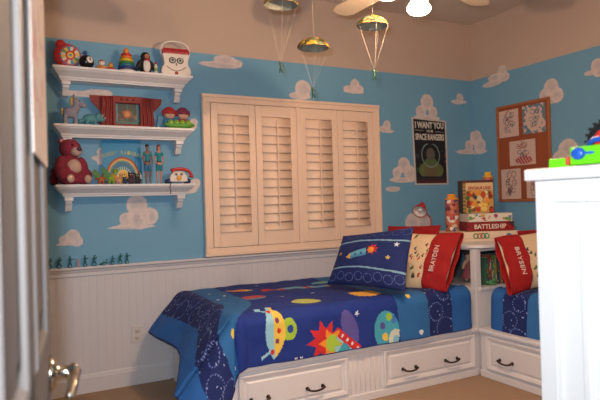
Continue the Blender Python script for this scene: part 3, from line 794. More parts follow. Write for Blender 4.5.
b = MB(); b.lathe([(.012, -.03), (.025, -.01), (.05, .05), (.047, .05), (.02, -.01)], (.07, -.115, .275), mat('#6a2420', .4), 20, (.5, -.3, -.8), cap=False); b.build('lamp_shade', None, l2)

# toys on the inner shelf
SH = .605
def yarn_doll(label, loc, rz, dress, hair):
    t = thing('rag_doll', label, 'doll', loc, rz)
    skin('body', [(0, 0, .09, .026), (0, 0, .15, .03), (0, 0, .175, .014), (0, 0, .2, .03), (0, 0, .225, .028), (-.03, -.01, .155, .014), (-.055, -.02, .10, .010), (.03, -.01, .155, .014), (.055, -.02, .1, .010), (-.02, 0, .06, .014), (-.022, -.01, .01, .012), (.02, 0, .06, .014), (.022, -.01, .01, .012)], [(0, 1), (1, 2), (2, 3), (3, 4), (1, 5), (5, 6), (1, 7), (7, 8), (0, 9), (9, 10), (0, 11), (11, 12)], mat('#d9a888', .7), t)
    MB().lathe([(.055, .03), (.05, .05), (.036, .1), (.033, .15), (.02, .168)], (0, 0, 0), mat(dress, .8, bump=.3), 20).build('dress', None, t)
    b = MB(); b.ball((0, .008, .222), (.036, .036, .034), mat(hair, .9)); b.build('hair', None, t)
    b = MB(); b.ball((-.012, -.034, .215), .004, mat('#1a1a1a')); b.ball((.012, -.034, .215), .004, mat('#1a1a1a')); b.build('eyes', None, t)
    return t
p = hit(472, 284, 2, SH+.01); 
yarn_doll('small doll in a pink dress on the open shelf left of the white cabinet post', (-.99, -.90, SH), RZ, '#a8565c', '#3a2a24')
bk = [(.03, .20, '#2f5f4a'), (.025, .215, '#8a3a2c'), (.03, .19, '#3a6a7a'), (.022, .21, '#7a8a3a'), (.03, .2, '#2a3a4a'), (.026, .18, '#8a6a3a'), (.028, .21, '#4a2a3a')]
desc = ['dark green', 'brick red', 'teal', 'olive', 'slate blue', 'tan', 'plum']
x = -1.02
for (w, h, c), dn in zip(bk, desc):
    t = thing('book', dn+' picture book standing on the open shelf right of the cabinet post', 'book', (x+w/2, -1.02, SH), 0, 'books on the open cabinet shelf')
    MB().box((0, 0, h/2), (w-.003, .16, h), mat(c, .5), bev=.002).build('book_cover', None, t)
    MB().box((0, .004, h/2), (w-.009, .156, h+.001), mat('#d9cfb8', .8)).build('pages', None, t)
    paint_grid('spine_print', lambda a, b, w=w, h=h: (-w/2+.003+(w-.006)*a, -.0812, .01+(h-.02)*b), 8, 50, blobs(int(w*1e4)+len(dn), 14, ['#b8a03a', '#c9c0a0', '#3f8a6a', '#a04a3a', '#2a4a6a'], lin(c), .3, 0, 1, 0, 1, .1, .35), PRINT, t)
    x += w+.0005
t = thing('toy_frog', 'green soft toy lying in front of the books on the cabinet shelf', 'soft toy', (-.98, -1.106, SH), .2)
# (a small green animal with a pale belly)
blob('body', [((0, 0, .02), (.028, .02, .018)), ((.03, -.005, .03), (.018, .016, .015)), ((-.015, -.018, .009), (.009, .012, .008)), ((.014, -.02, .009), (.009, .012, .008)), ((.032, -.012, .045), (.005, .005, .005)), ((.024, -.002, .046), (.005, .005, .005))], mat('#4f8a5a', .8), t, .003)
MB().ball((.037, -.017, .046), .0025, mat('#111111', .3)).ball((.024, -.007, .048), .0025, mat('#111111', .3)).build('eyes', None, t)

# ---------------------------------------------------------------- wall shelves
def wall_shelf(label, zt, x0, x1):
    t = thing('wall_shelf', label, 'shelf', ((x0+x1)/2, 0, zt), 0, 'white crown moulding wall shelves'); w = (x1-x0)/2
    def ring(ins, dep, z): return [(-w+ins, -dep, z), (w-ins, -dep, z), (w-ins, -.0005, z), (-w+ins, -.0005, z)]
    b = MB(); b.loft([ring(.0, .185, 0), ring(0, .185, -.014), ring(.008, .178, -.018), ring(.012, .172, -.026), ring(.02, .155, -.036), ring(.034, .135, -.05), ring(.042, .125, -.056), ring(.044, .12, -.068), ring(.05, .112, -.07), ring(.05, .112, -.078)], WHITE2)
    b.build('shelf_board', None, t)
    for s in (-1, 1):
        b = MB(); b.box((s*(w-.085), -.055, -.092), (.056, .108, .026), WHITE2, bev=.003)
        prof = [(0, -.105), (.088, -.105), (.086, -.12), (.07, -.135), (.062, -.15), (.05, -.17), (.0, -.176)]
        b.loft([[(s*(w-.085)-.02, -d-.0005, z) for d, z in prof], [(s*(w-.085)+.02, -d-.0005, z) for d, z in prof]], WHITE2); b.build('bracket', None, t)
    return t
SX0, SX1 = -3.785, -2.868
Z1, Z2, Z3 = 2.163, 1.788, 1.398
wall_shelf('topmost white wall shelf holding the rainbow ring stacker and toys', Z1, SX0, SX1)
wall_shelf('middle white wall shelf holding the dark red toy theatre', Z2, SX0, SX1)
wall_shelf('lowest white wall shelf holding the teddy bear', Z3, SX0, SX1)
def sx(px, py=100, y=-.09): return hit(px, py, 1, y).x
K = .0067   # metres per pixel at the shelves

# top shelf ------------------------------------------------
t = thing('toy_clock', 'red toy clock with a round colourful dial at the left end of the top shelf', 'toy clock', (sx(70, 55), -.075, Z1), -.1)
R_ = mat('#b9282c', .35)
b = MB(); b.lathe([(.075, 0), (.082, .006), (.082, .03), (.075, .036)], (-.018, .018, .088), R_, 28, (0, -1, 0)); b.ball((-.055, 0, .165), (.032, .016, .03), R_); b.box((-.06, .0, .03), (.04, .036, .058), R_, bev=.01); b.box((.0, 0, .008), (.11, .05, .016), R_, bev=.005); b.build('clock_body', None, t)
dl = ['#e0c04a', '#d9d2c4', '#c94a3a', '#d9d2c4', '#4a8fb0', '#e0c04a', '#5f9f5a', '#d9d2c4']
def dial(a, b):
    r = b; k = int(a*16) % 8
    if r < .3: return lin('#e0c04a') if r > .12 else lin('#3f8fb0')
    if r < .45: return lin('#c23a32')
    if r < .85: return lin(dl[k])
    return lin('#3f6fa0') if int(a*32) % 2 else lin('#c9463a')
paint_grid('dial', lambda a, b: (.004+.068*b*math.cos(2*PI*a), -.021-.006*(1-b), .09+.068*b*math.sin(2*PI*a)), 64, 24, dial, PRINT, t)
MB().cyl((.08, 0, .115), (.096, 0, .12), .008, mat('#2f5f9a', .4)).ball((.098, 0, .12), .014, mat('#2f5f9a', .4)).build('winding_knob', None, t)

t = thing('toy_ball', 'black toy ball with a white disc on its front on the top shelf', 'toy ball', (sx(85.5, 62), -.135, Z1), 0)
MB().ball((0, 0, .046), (.048, .044, .046), mat('#101014', .15), 28).build('ball', None, t)
b = MB(); b.lathe([(.001, .0), (.021, -.002), (.0225, -.006)], Vector((.0187, -.0405, .0555)), mat('#d9d6d2', .4), 22, (.36, -.84, .2), cap=False); b.build('white_disc', None, t)
text('numeral', '8', .024, frame((.0187, -.0418, .0562), (.92, .38, 0), (0, .2, 1)), mat('#141418', .4), t, .0008, height=.02)

def small_toy(label, px, cols, h, group=None):
    t = thing('toy_figure', label, 'toy figure', (sx(px, 65), -.11, Z1), 0)
    blob('body', [((0, 0, h*.25), (h*.34, h*.26, h*.26)), ((-h*.2, -.004, h*.06), (h*.14, h*.2, h*.08)), ((h*.2, -.004, h*.06), (h*.14, h*.2, h*.08)), ((-h*.36, -.003, h*.36), (h*.13, h*.12, h*.11)), ((h*.36, -.003, h*.36), (h*.13, h*.12, h*.11))], mat(cols[0], .5), t, .0025)
    b = MB(); b.ball((0, -.004, h*.68), (h*.27, h*.24, h*.25), mat(cols[1], .5)); b.build('head', None, t)
    b = MB(); b.lathe([(h*.28, h*.74), (h*.24, h*.86), (h*.12, h*.96), (.001, h*1.0)], (0, 0, 0), mat(cols[2], .5), 16); b.build('cap', None, t)
    b = MB(); b.ball((-h*.1, -h*.235, h*.7), h*.045, mat('#181818')); b.ball((h*.1, -h*.235, h*.7), h*.045, mat('#181818')); b.build('eyes', None, t)
small_toy('tiny toy figure with white face and red cap between black ball and ring stacker', 101, ('#c8843a', '#e0d4c8', '#b8322c'), .078)
small_toy('tiny orange and red toy figure next to the rainbow ring stacker', 110, ('#b8402c', '#d99a3a', '#c8642a'), .062)

t = thing('ring_stacker', 'rainbow ring stacker toy on a white base on the top shelf', 'toy', (sx(126, 60), -.10, Z1), 0); t.scale = (1.08,)*3
MB().lathe([(.05, 0), (.056, .004), (.056, .012), (.05, .018), (.012, .02), (.012, .022)], (0, 0, 0), mat('#d9cfc8', .35), 28).build('base', None, t)
for k, (c, r) in enumerate((('#243a7a', .054), ('#2f6f8a', .051), ('#3c7f3c', .048), ('#d9b32e', .043), ('#d9762a', .038), ('#b82a24', .034))):
    n = 16; b = MB(); pts = [((r-.011)+.011*math.cos(a), .0100*math.sin(a)) for a in [2*PI*i/10 for i in range(11)]]
    b.lathe([(x, z+.0285+.0176*k) for x, z in pts], (0, 0, 0), mat(c, .3), 28, cap=False); b.build('ring', None, t)
MB().lathe([(.013, .118), (.014, .13), (.017, .138), (.017, .146), (.010, .158), (.001, .162)], (0, 0, 0), mat('#e08a2c', .3), 18).build('stacker_top', None, t)
MB().cyl((0, 0, .02), (0, 0, .12), .009, mat('#d9cfc8', .35)).build('rod', None, t)

t = thing('toy_penguin', 'black and white toy penguin with red bow tie on the top shelf', 'toy penguin', (sx(145, 62), -.10, Z1), .1); t.scale = (1.28,)*3
BK = mat('#15151a', .6)
blob('body', [((0, 0, .045), (.036, .032, .045)), ((0, 0, .098), (.026, .026, .027)), ((-.036, 0, .055), (.012, .016, .032), (0, .45, 0)), ((.036, 0, .055), (.012, .016, .032), (0, -.45, 0)), ((-.05, -.004, .028), (.014, .014, .01))], BK, t, .003)
MB().ball((0, -.0165, .045), (.024, .018, .036), mat('#ddd6d4', .6)).build('belly', None, t)
MB().ball((.002, -.019, .098), (.0145, .01, .013), mat('#c98a62', .6)).lathe([(.006, 0), (.001, .014)], (.002, -.027, .096), mat('#d9862a', .5), 10, (0, -1, 0)).build('face', None, t)
MB().lathe([(.001, -.012), (.008, -.011), (.003, 0), (.008, .011), (.001, .012)], (0, -.03, .077), mat('#b3202a', .5), 10, (1, 0, 0)).build('bow_tie', None, t)
MB().ball((-.014, -.024, .006), (.013, .018, .006), mat('#d9862a', .5)).ball((.014, -.024, .006), (.013, .018, .006), mat('#d9862a', .5)).build('feet', None, t)
t = thing('toy_bottle', 'small white toy bottle with red cap beside the penguin', 'toy bottle', (sx(154.5, 64), -.125, Z1), 0); t.scale = (1.15,)*3
MB().lathe([(.010, 0), (.0115, .004), (.0115, .05), (.007, .06), (.006, .064)], (0, 0, 0), mat('#d8cdb8', .4), 16).build('bottle', None, t)
MB().lathe([(.0075, .064), (.0075, .076), (.006, .078)], (0, 0, 0), mat('#a8282a', .4), 14).build('cap', None, t)
MB().lathe([(.0118, .02), (.0118, .04)], (0, 0, 0), mat('#7a9a6a', .5), 16, cap=False).build('bottle_label', None, t)

t = thing('toy_recorder', 'white smiling toy recorder with red top and arched handle on the top shelf', 'toy', (sx(175, 60), -.095, Z1), -.05); t.scale = (1.32, 1.1, 1.16)
WT = mat('#ddd3cc', .35)
pr = [(-.072, .0), (.072, .0), (.082, .02), (.078, .05), (.066, .07), (.066, .1), (.075, .128), (.07, .14), (-.07, .14), (-.075, .128), (-.066, .1), (-.066, .07), (-.078, .05), (-.082, .02)]
b = MB(); b.prism(pr, frame((0, .03, .002), (1, 0, 0), (0, 0, 1)), .06, WT); o = b.build('case', None, t); bv = o.modifiers.new('b', 'BEVEL'); bv.width = .008; bv.segments = 3
b = MB(); b.loft([[(-.07, -.034, .141), (.07, -.034, .141), (.07, .034, .141), (-.07, .034, .141)], [(-.074, -.037, .15), (.074, -.037, .15), (.074, .037, .15), (-.074, .037, .15)], [(-.066, -.03, .172), (.066, -.03, .172), (.066, .03, .172), (-.066, .03, .172)]], mat('#a82630', .4))
for k in range(7): b.cyl((-.054+.018*k, -.034, .158), (-.054+.018*k, -.04, .158), .006, mat('#a82630', .4), n=10)
b.build('lid', None, t)
b = MB(); pts = [(-.073, 0, .135), (-.078, 0, .17)]+[(-.072*math.cos(a), 0, .185+.038*math.sin(a)) for a in [PI*k/12 for k in range(13)]]+[(.078, 0, .17), (.073, 0, .135)]
b.tube(pts, .0065, WT, 10); b.build('handle', None, t)
for s in (-1, 1):
    b = MB(); b.lathe([(.019, 0), (.019, .002), (.001, .003)], (s*.021, -.03, .098), mat('#3a3a44', .4), 20, (0, -1, 0)); b.lathe([(.0135, 0), (.0135, .002), (.001, .003)], (s*.021, -.032, .098), mat('#c9c6c2', .4), 20, (0, -1, 0)); b.ball((s*.021, -.035, .098), (.0065, .002, .0065), mat('#101010', .2)); b.build('eye', None, t)
b = MB(); b.tube([(-.052+.104*k/12, -.0315, .060-.026*math.sin(PI*k/12)) for k in range(13)], .002, mat('#6a4a48', .5), 6); b.ball((0, -.031, .074), (.004, .003, .01), mat('#7a5a55')); b.lathe([(.01, 0), (.01, .001)], (.0, -.031, .02), mat('#b04048'), 12, (0, -1, 0)); b.build('smile', None, t)
MB().box((0, -.0, .0012), (.15, .075, .002), mat('#4a2a2a', .5)).build('footplate', None, t)

# middle shelf ------------------------------------------------
t = thing('soft_toy_donkey', 'grey soft toy donkey with yellow mane at left end of the middle shelf', 'soft toy', (sx(72, 110), -.10, Z2), 0)
G = mat('#8c8794', .9, bump=.4, bscale=90)
blob('body', [((-.014, 0, .085), (.048, .034, .036)), ((.02, 0, .11), (.026, .024, .04), (0, .35, 0)), ((.028, 0, .155), (.028, .026, .03)), ((.055, -.006, .142), (.028, .022, .02), (0, .35, 0)), ((-.045, -.018, .04), (.014, .014, .04)), ((-.045, .018, .04), (.014, .014, .04)), ((.018, -.018, .04), (.014, .014, .04)), ((.018, .018, .04), (.014, .014, .04)), ((.012, -.018, .19), (.007, .007, .02), (0, -.2, 0)), ((.012, .018, .19), (.007, .007, .02), (0, -.2, 0))], G, t, .004)
MB().ball((.012, 0, .185), (.014, .014, .022), mat('#b9a05a', .95)).ball((-.004, 0, .16), (.012, .012, .03), mat('#b9a05a', .95)).build('mane', None, t)
MB().ball((-.062, 0, .09), (.008, .01, .028), mat('#b9a05a', .95)).build('tail', None, t)
MB().ball((.072, -.008, .136), (.013, .018, .014), mat('#b89a98', .9)).build('muzzle', None, t)
for x_ in (-.045, .018):
    for y_ in (-.018, .018): MB().lathe([(.015, .001), (.016, .006), (.012, .016)], (x_, y_, 0), mat('#c2b483', .7), 14).build('hoof', None, t)
MB().ball((.045, -.026, .162), .004, mat('#151515', .3)).build('eye', None, t)

t = thing('toy_dinosaur', 'teal blue three-horned toy dinosaur left of the red toy theatre', 'toy dinosaur', (sx(91.5, 117), -.105, Z2), 0); t.scale = (1.12,)*3
blob('body', [((-.012, 0, .045), (.042, .026, .028)), ((-.058, 0, .03), (.022, .012, .012), (0, -.4, 0)), ((.034, 0, .055), (.022, .03, .03), (0, .3, 0)), ((.056, 0, .043), (.020, .018, .016), (0, .3, 0)), ((-.03, -.016, .018), (.011, .011, .02)), ((-.03, .016, .018), (.011, .011, .02)), ((.016, -.016, .018), (.011, .011, .02)), ((.016, .016, .018), (.011, .011, .02))], mat('#4c8790', .6), t, .003)
b = MB()
for y_ in (-.012, .012): b.lathe([(.005, 0), (.001, .024)], (.055, y_, .056), mat('#b9c4c0', .5), 10, (.6, 0, .8))
b.lathe([(.005, 0), (.001, .014)], (.072, 0, .048), mat('#b9c4c0', .5), 10, (.6, 0, .8)); b.build('horns', None, t)
MB().ball((.06, -.0165, .048), .003, mat('#111111', .3)).build('eye', None, t)

t = thing('toy_theatre', 'dark red toy theatre with curtained picture opening on the middle shelf', 'toy theatre', (sx(127.5, 110), -.09, Z2), 0); t.scale = (1.15, 1, 1.08)
DR = mat('#7c1612', .55, var=.15, bscale=25)
half = [(.155, .0), (.165, .03), (.158, .055), (.15, .075), (.158, .11), (.19, .145), (.205, .165), (.212, .2), (.0, .205)]
pr = [(x, z) for x, z in half]+[(-x, z) for x, z in half[::-1][1:]]
b = MB(); b.prism(pr, frame((0, .03, 0), (1, 0, 0), (0, 0, 1)), .012, DR)
b.build('backboard', None, t)
for s in (-1, 1):
    b = MB()
    for k in range(6):
        x_ = s*(.082+.0125*k); b.tube([(x_+s*.004*math.sin(z*30), .004-.006*(k % 2), z) for z in [.004+.192*i/12 for i in range(13)]], .0085, DR, 8)
    b.build('curtain', None, t)
b = MB()
for c_, d_ in (((0, 0, .178), (.175, .03, .044)), ((0, 0, .012), (.175, .03, .022)), ((-.079, -.003, .09), (.016, .03, .17)), ((.079, -.003, .09), (.016, .03, .17))): b.box(c_, d_, DR, bev=.004)
for k in range(3): b.lathe([(.001, 0), (.008, .002), (.004, .005)], (-.035+.035*k, -.015, .18), mat('#742018', .5), 12, (0, -1, 0))
b.build('proscenium', None, t)
st = blobs(31, 22, ['#3a5a4a', '#8a4a2a', '#b8702e', '#2a4a5a', '#5a2a1a', '#6a7a5a'], lin('#2c3a38'), 1., .05, .95, .0, .6, .04, .12)
def stage(a, b):
    if ell(a, b, .5, .5, .17, .2): return lin('#c98a4a') if ell(a, b, .5, .5, .1, .12) else lin('#a84a2a')
    if abs(a-.5) < .02+.33*b*.0 or b < .16: return lin('#3a6a62')
    if a < .12 or a > .88: return lin('#4a7a86')
    return st(a, b)
paint_grid('stage_picture', lambda a, b: (-.072+.144*a, .012, .022+.135*b), 50, 46, stage, PRINT, t)

t = thing('picture_book', 'small blue book standing just right of the red toy theatre', 'book', (sx(160, 115), -.07, Z2), .15)
MB().box((0, 0, .047), (.038, .014, .094), mat('#4a7fa0', .5), bev=.002, rot=Matrix.Rotation(.12, 3, 'Y')).build('book_cover', None, t)
t = thing('toy_pea_pod', 'green toy pea pod with round peas in front of two hooded dolls', 'toy', (sx(178, 122), -.125, Z2), 0); t.scale = (1.3,)*3
PG = mat('#5c9a34', .5); b = MB()
N_ = 16; rings = []
for i in range(N_+1):
    u = -1+2*i/N_; r = .021*math.sqrt(max(.02, 1-u*u*.96)); x_ = .085*u; rings.append([(x_, -r*1.05*math.sin(a), .021+.004*u*u+r*math.cos(a)*.95) for a in [PI*.22+k*(2*PI-.44*PI)/14 for k in range(15)]])
b.loft(rings, PG, True); b.build('pod', None, t)
b = MB()
for k in range(4): b.ball((-.048+.032*k, -.004, .034), .0165, mat('#8fb83c', .5), 14)
o = b.build('peas', None, t)
b = MB()
for k in range(4):
    for s in (-1, 1): b.ball((-.048+.032*k+s*.005, -.0195, .04), .0022, mat('#111111', .3), 8)
b.build('eyes', None, t)
def hood_doll(label, px, hood, body):
    t = thing('plush_doll', label, 'doll', (sx(px, 115), -.075, Z2), 0); t.scale = (1.38,)*3
    blob('body', [((0, 0, .03), (.03, .024, .032)), ((-.024, -.008, .04), (.012, .014, .018)), ((.024, -.008, .04), (.012, .014, .018))], mat(body, .8), t, .003)
    MB().ball((0, 0, .082), (.03, .026, .027), mat('#d6a68e', .6)).build('head', None, t)
    b = MB(); b.lathe([(.034, .08), (.033, .094), (.027, .108), (.014, .118), (.001, .121)], (0, .004, 0), mat(hood, .8), 20, sy=.9); 
    for s in (-1, 1): b.ball((s*.031, .002, .088), (.008, .012, .016), mat(hood, .8))
    b.build('hood', None, t)
    b = MB(); b.ball((-.011, -.024, .082), .0035, mat('#151515')); b.ball((.011, -.024, .082), .0035, mat('#151515')); b.ball((0, -.026, .073), (.006, .002, .002), mat('#9a3030')); b.build('face', None, t)
hood_doll('plush doll with a red cap behind the toy pea pod', 170, '#a82a2c', '#3a78a0')
hood_doll('plush doll with a dark pink hood behind the toy pea pod', 183.5, '#7c2c48', '#8c3a50')

# bottom shelf ------------------------------------------------
t = thing('teddy_bear', 'large dark pink teddy bear seated at the left end of the lowest shelf', 'teddy bear', (sx(69, 160), -.10, Z3), .6)
BR_ = mat('#8a2c3e', .95, bump=.8, bscale=140, var=.2)
blob('body', [((0, .0, .085), (.095, .07, .09)), ((0, .0, .14), (.075, .06, .06)), ((.0, -.01, .235), (.072, .066, .066)), ((-.058, .01, .285), (.02, .014, .02)), ((.058, .01, .285), (.02, .014, .02)), ((-.09, -.02, .125), (.033, .036, .065), (0, .3, 0)), ((.09, -.02, .125), (.033, .036, .065), (0, -.3, 0)), ((-.105, -.045, .07), (.03, .034, .035)), ((.105, -.045, .07), (.03, .034, .035)), ((-.066, -.05, .036), (.036, .05, .035)), ((.066, -.05, .036), (.036, .05, .035)), ((0, .0, .03), (.085, .065, .03))], BR_, t, .006)
CRM = mat('#bf9d90', .95, bump=.5, bscale=140)
MB().ball((0, -.030, .115), (.058, .052, .058), CRM).build('belly', None, t)
MB().ball((0, -.066, .215), (.036, .034, .03), CRM).build('muzzle', None, t)
MB().ball((0, -.098, .228), (.020, .014, .014), mat('#4a2440', .5)).build('nose', None, t)
MB().ball((-.027, -.066, .258), .0075, mat('#1a1212', .2)).ball((.027, -.066, .258), .0075, mat('#1a1212', .2)).build('eyes', None, t)
for s_ in (-1, 1): MB().ball((s_*.07, -.093, .037), (.028, .014, .027), CRM).build('paw_pad', None, t)
for s_ in (-1, 1): MB().ball((s_*.058, -.001, .285), (.012, .006, .012), CRM).build('inner_ear', None, t)
t = thing('soft_toy_arm', 'red soft toy slumped in the shadow left of the teddy bear', 'soft toy', (sx(53.5, 168, -.05), -.045, Z3), 0)
t.name = 'soft_toy'
blob('body', [((0, 0, .04), (.026, .03, .04)), ((.0, -.0, .09), (.02, .022, .022)), ((-.012, -.02, .014), (.012, .02, .013)), ((.012, -.02, .014), (.012, .02, .013))], mat('#7a1c28', .95, bump=.5, bscale=120), t, .004)

bh, bw = .315, .262
t = thing('picture_book', 'square blue picture book with rainbow and smiling sun leaning on the wall', 'book', (sx(122.5, 160, -.04), -.058, Z3+.002), 0)
def rainbow(a, b):
    x, y = a-.5, b-.18
    r = math.hypot(x, y*.98)
    for q, c in ((.43, '#8c3a30'), (.405, '#c8642e'), (.38, '#d9a86a'), (.355, '#7fa05a'), (.33, '#3f7fa0')):
        if q-.025 < r <= q and y > -.02: return lin(c)
    if math.hypot((x+.37), (y+.02)*1.2) < .1 or math.hypot(x-.38, (y+.0)*1.0) < .1: return lin('#c9c2c6')
    if r < .15: return lin('#dcae3c') if r < .115 else lin('#e0c070')
    if r < .22 and int(math.atan2(y, x)*7) % 2: return lin('#9fc0b0')
    if r < .33: return lin('#2f6f96')
    if b < .3: return lin('#2f6a7a')
    return lin('#2388b8')
lean = Matrix.Rotation(-math.radians(7), 4, 'X')
paint_grid('book_cover', lambda a, b: lean @ Vector((-bw/2+bw*a, 0, bh*b)), 100, 100, rainbow, PRINT, t, solid=.008, smooth=False, closed_back=lin('#2388b8'))
for k, ch in enumerate('SUNNY RAINBOW'):
    if ch == ' ': continue
    a_ = math.radians(112-3.7*k*1.0); a_ = math.radians(90+ (6-k)*4.1); R0 = .27
    Mx = lean @ frame((R0*math.cos(a_)*1.12, -.0015, -.045+R0*math.sin(a_)), (math.sin(a_), 0, -math.cos(a_)), (math.cos(a_), 0, math.sin(a_)))
    text('lettering', ch, .03, Mx, mat('#c9c04a', .5), t, .0006, height=.028, width=.0145)
b = MB()
for s in (-1, 1): b.ball(lean @ Vector((s*.011, -.001, .07)), (.003, .001, .005), mat('#3a2a1a'))
b.build('sun_face', None, t)

def creature(name, label, px, py, cols, s=1., kind=0):
    t = thing(name, label, 'toy', (sx(px, py, -.125), -.125, Z3), 0)
    if kind == 0:     # long-necked winged toy
        blob('body', [((0, 0, .035), (.024, .016, .02)), ((.018, 0, .058), (.01, .01, .022), (0, .3, 0)), ((.026, 0, .082), (.018, .012, .012)), ((-.03, 0, .04), (.018, .007, .007), (0, .5, 0)), ((-.012, -.01, .014), (.008, .009, .016)), ((.012, -.01, .014), (.008, .009, .016)), ((-.012, .01, .014), (.008, .009, .016)), ((.012, .01, .014), (.008, .009, .016))], mat(cols[0], .6), t, .003)
        b = MB(); b.prism([(0, 0), (.05, .028), (.062, .01), (.04, -.006), (.05, -.02), (.014, -.02)], frame((.002, -.012, .06), (-1, 0, .1), (0, .1, 1)), .003, mat(cols[1], .6)); b.prism([(0, 0), (.05, .028), (.062, .01), (.04, -.006), (.05, -.02), (.014, -.02)], frame((.002, .016, .06), (-1, 0, .4), (0, .1, 1)), .003, mat(cols[1], .6)); b.build('wings', None, t)
        MB().ball((.034, -.011, .086), .003, mat('#151515')).build('eye', None, t)
    else:
        blob('body', [((0, 0, .025), (.02, .016, .02)), ((0, -.002, .058), (.02, .018, .018)), ((-.018, -.006, .03), (.01, .01, .014)), ((.018, -.006, .03), (.01, .01, .014)), ((-.01, -.016, .007), (.01, .014, .007)), ((.01, -.016, .007), (.01, .014, .007)), ((-.016, 0, .076), (.006, .005, .008)), ((.016, 0, .076), (.006, .005, .008))], mat(cols[0], .7), t, .003)
        MB().ball((0, -.016, .054), (.009, .007, .007), mat(cols[1], .7)).build('muzzle', None, t)
        MB().ball((-.007, -.018, .063), .0028, mat('#e8e8e8')).ball((.007, -.018, .063), .0028, mat('#e8e8e8')).build('eyes', None, t)
    t.scale = (s, s, s); return t
creature('toy_dragon', 'orange brown toy dragon at the left of the row before the rainbow book', 101, 176, ('#a85428', '#4f7a3a'), 1.0)
creature('toy_dragon', 'bright green winged toy dragon before the left side of the rainbow book', 111, 175, ('#7a9a2e', '#3f7f4a'), 1.15)
creature('toy_dragon', 'pale pink and orange toy dragon in front of the rainbow book', 118, 177, ('#c08a72', '#c8702e'), .8)
creature('toy_animal', 'small navy blue toy animal before the lower middle of the rainbow book', 124.5, 178, ('#1c2a4a', '#4a6a9a'), .65, 1)
creature('toy_animal', 'dark grey and red toy animal before the right corner of the rainbow book', 131, 176, ('#3a2a36', '#8a2a30'), 1.05, 1)
creature('toy_animal', 'black toy animal next to the dark-haired fashion doll', 137, 176, ('#1e1c24', '#6a5a5a'), .95, 1)

def fashion_doll(label, px, H, skinc, hairc, outc, long, legs_c, short=False):
    t = thing('fashion_doll', label, 'doll', (sx(px, 163, -.12), -.12, Z3), 0); s = H/.27
    pts = [(0, 0, .145, .014), (0, 0, .18, .0115), (0, 0, .212, .017 if not long else .014), (0, 0, .228, .007), (0, -.001, .240, .0085), (0, -.001, .254, .0115), (0, 0, .262, .010),
           (-.02, 0, .214, .007), (-.03, -.003, .178, .0055), (-.026, -.014, .150, .004), (-.024, -.018, .138, .0048), (.02, 0, .214, .007), (.03, -.003, .178, .0055), (.026, -.014, .150, .004), (.024, -.018, .138, .0048),
           (-.011, 0, .128, .0105), (-.013, 0, .075, .0075), (-.013, .002, .018, .0045), (-.014, -.010, .005, .0048), (.011, 0, .128, .0105), (.013, 0, .075, .0075), (.013, .002, .018, .0045), (.014, -.010, .005, .0048)]
    E_ = [(0, 1), (1, 2), (2, 3), (3, 4), (4, 5), (5, 6), (2, 7), (7, 8), (8, 9), (9, 10), (2, 11), (11, 12), (12, 13), (13, 14), (0, 15), (15, 16), (16, 17), (17, 18), (0, 19), (19, 20), (20, 21), (21, 22)]
    skin('body', [(x*s, y*s, z*s, r*s) for x, y, z, r in pts], E_, mat(skinc, .5), t)
    OC = mat(outc, .7)
    skin('outfit_top', [(x*s, y*s, z*s, r*s) for x, y, z, r in [(0, 0, .145, .0165), (0, 0, .18, .0145), (0, 0, .212, .0195 if not long else .0165), (-.02, 0, .214, .010), (-.027, -.002, .19, .0085), (.02, 0, .214, .010), (.027, -.002, .19, .0085)]], [(0, 1), (1, 2), (2, 3), (3, 4), (2, 5), (5, 6)], OC, t)
    skin('trousers', [(x*s, y*s, z*s, r*s) for x, y, z, r in [(0, 0, .145, .0165), (-.0115, 0, .125, .0135), (-.013, 0, .085, .0115), (.0115, 0, .125, .0135), (.013, 0, .085, .0115)]], [(0, 1), (1, 2), (0, 3), (3, 4)], mat(legs_c, .7), t)
    b = MB(); b.ball((0, .003*s, .262*s), (.0135*s, .0135*s, .012*s), mat(hairc, .8))
    if long: b.ball((0, .008*s, .243*s), (.0135*s, .008*s, .026*s), mat(hairc, .8))
    b.build('hair', None, t)
    b = MB(); 
    for k in (-1, 1): b.ball((k*.004*s, -.0115*s, .255*s), .0014*s, mat('#201a18'), 8)
    b.ball((0, -.0115*s, .247*s), (.0028*s, .0012*s, .001*s), mat('#a04848'), 8); b.ball((0, -.0125*s, .251*s), .0016*s, mat(skinc, .5), 8); b.build('face', None, t)
    b = MB(); b.lathe([(.0175*s, .15*s), (.0175*s, .158*s)], (0, 0, 0), mat('#20404a', .5), 14, cap=False); b.build('belt', None, t)
fashion_doll('fashion doll with dark hair and teal shorts outfit next to the rainbow book', 147.5, .275, '#8a5a44', '#181314', '#2f7f8c', False, '#2a6f9a')
fashion_doll('slim fashion doll with reddish hair and teal jumpsuit, right of the dark-haired doll', 159, .275, '#c98a70', '#7a3424', '#1f8590', True, '#1f7f8c')

t = thing('toy_telephone', 'toy telephone with face and red handset at the right end of the lowest shelf', 'toy telephone', (sx(177, 175), -.105, Z3), 0); t.scale = (1.12,)*3
b = MB(); b.prism([(-.06, .012), (.06, .012), (.055, .05), (.03, .08), (-.03, .08), (-.055, .05)], frame((0, .03, 0), (1, 0, 0), (0, 0, 1)), .06, WT); o = b.build('telephone_body', None, t); bv = o.modifiers.new('b', 'BEVEL'); bv.width = .008; bv.segments = 3
b = MB(); pts = [(.014+.072*math.cos(a), -.012, .052+.044*math.sin(a)) for a in [PI*(-.08+.86*k/14) for k in range(15)]]; b.tube(pts, [.015 if k in (0, 1, 13, 14) else .0105 for k in range(15)], R_, 12); b.build('handset', None, t)
b = MB()
for s in (-1, 1):
    for y_ in (-.022, .022): b.cyl((s*.06, y_-.006, .017), (s*.06, y_+.006, .017), .0165, mat('#223a5c', .4))
b.build('wheels', None, t)
b = MB()
for s in (-1, 1): b.lathe([(.011, 0), (.001, .002)], (s*.018, -.0305, .062), mat('#e8e4de', .4), 14, (0, -1, 0)); b.ball((s*.018, -.033, .061), .005, mat('#15151a', .3), 10)
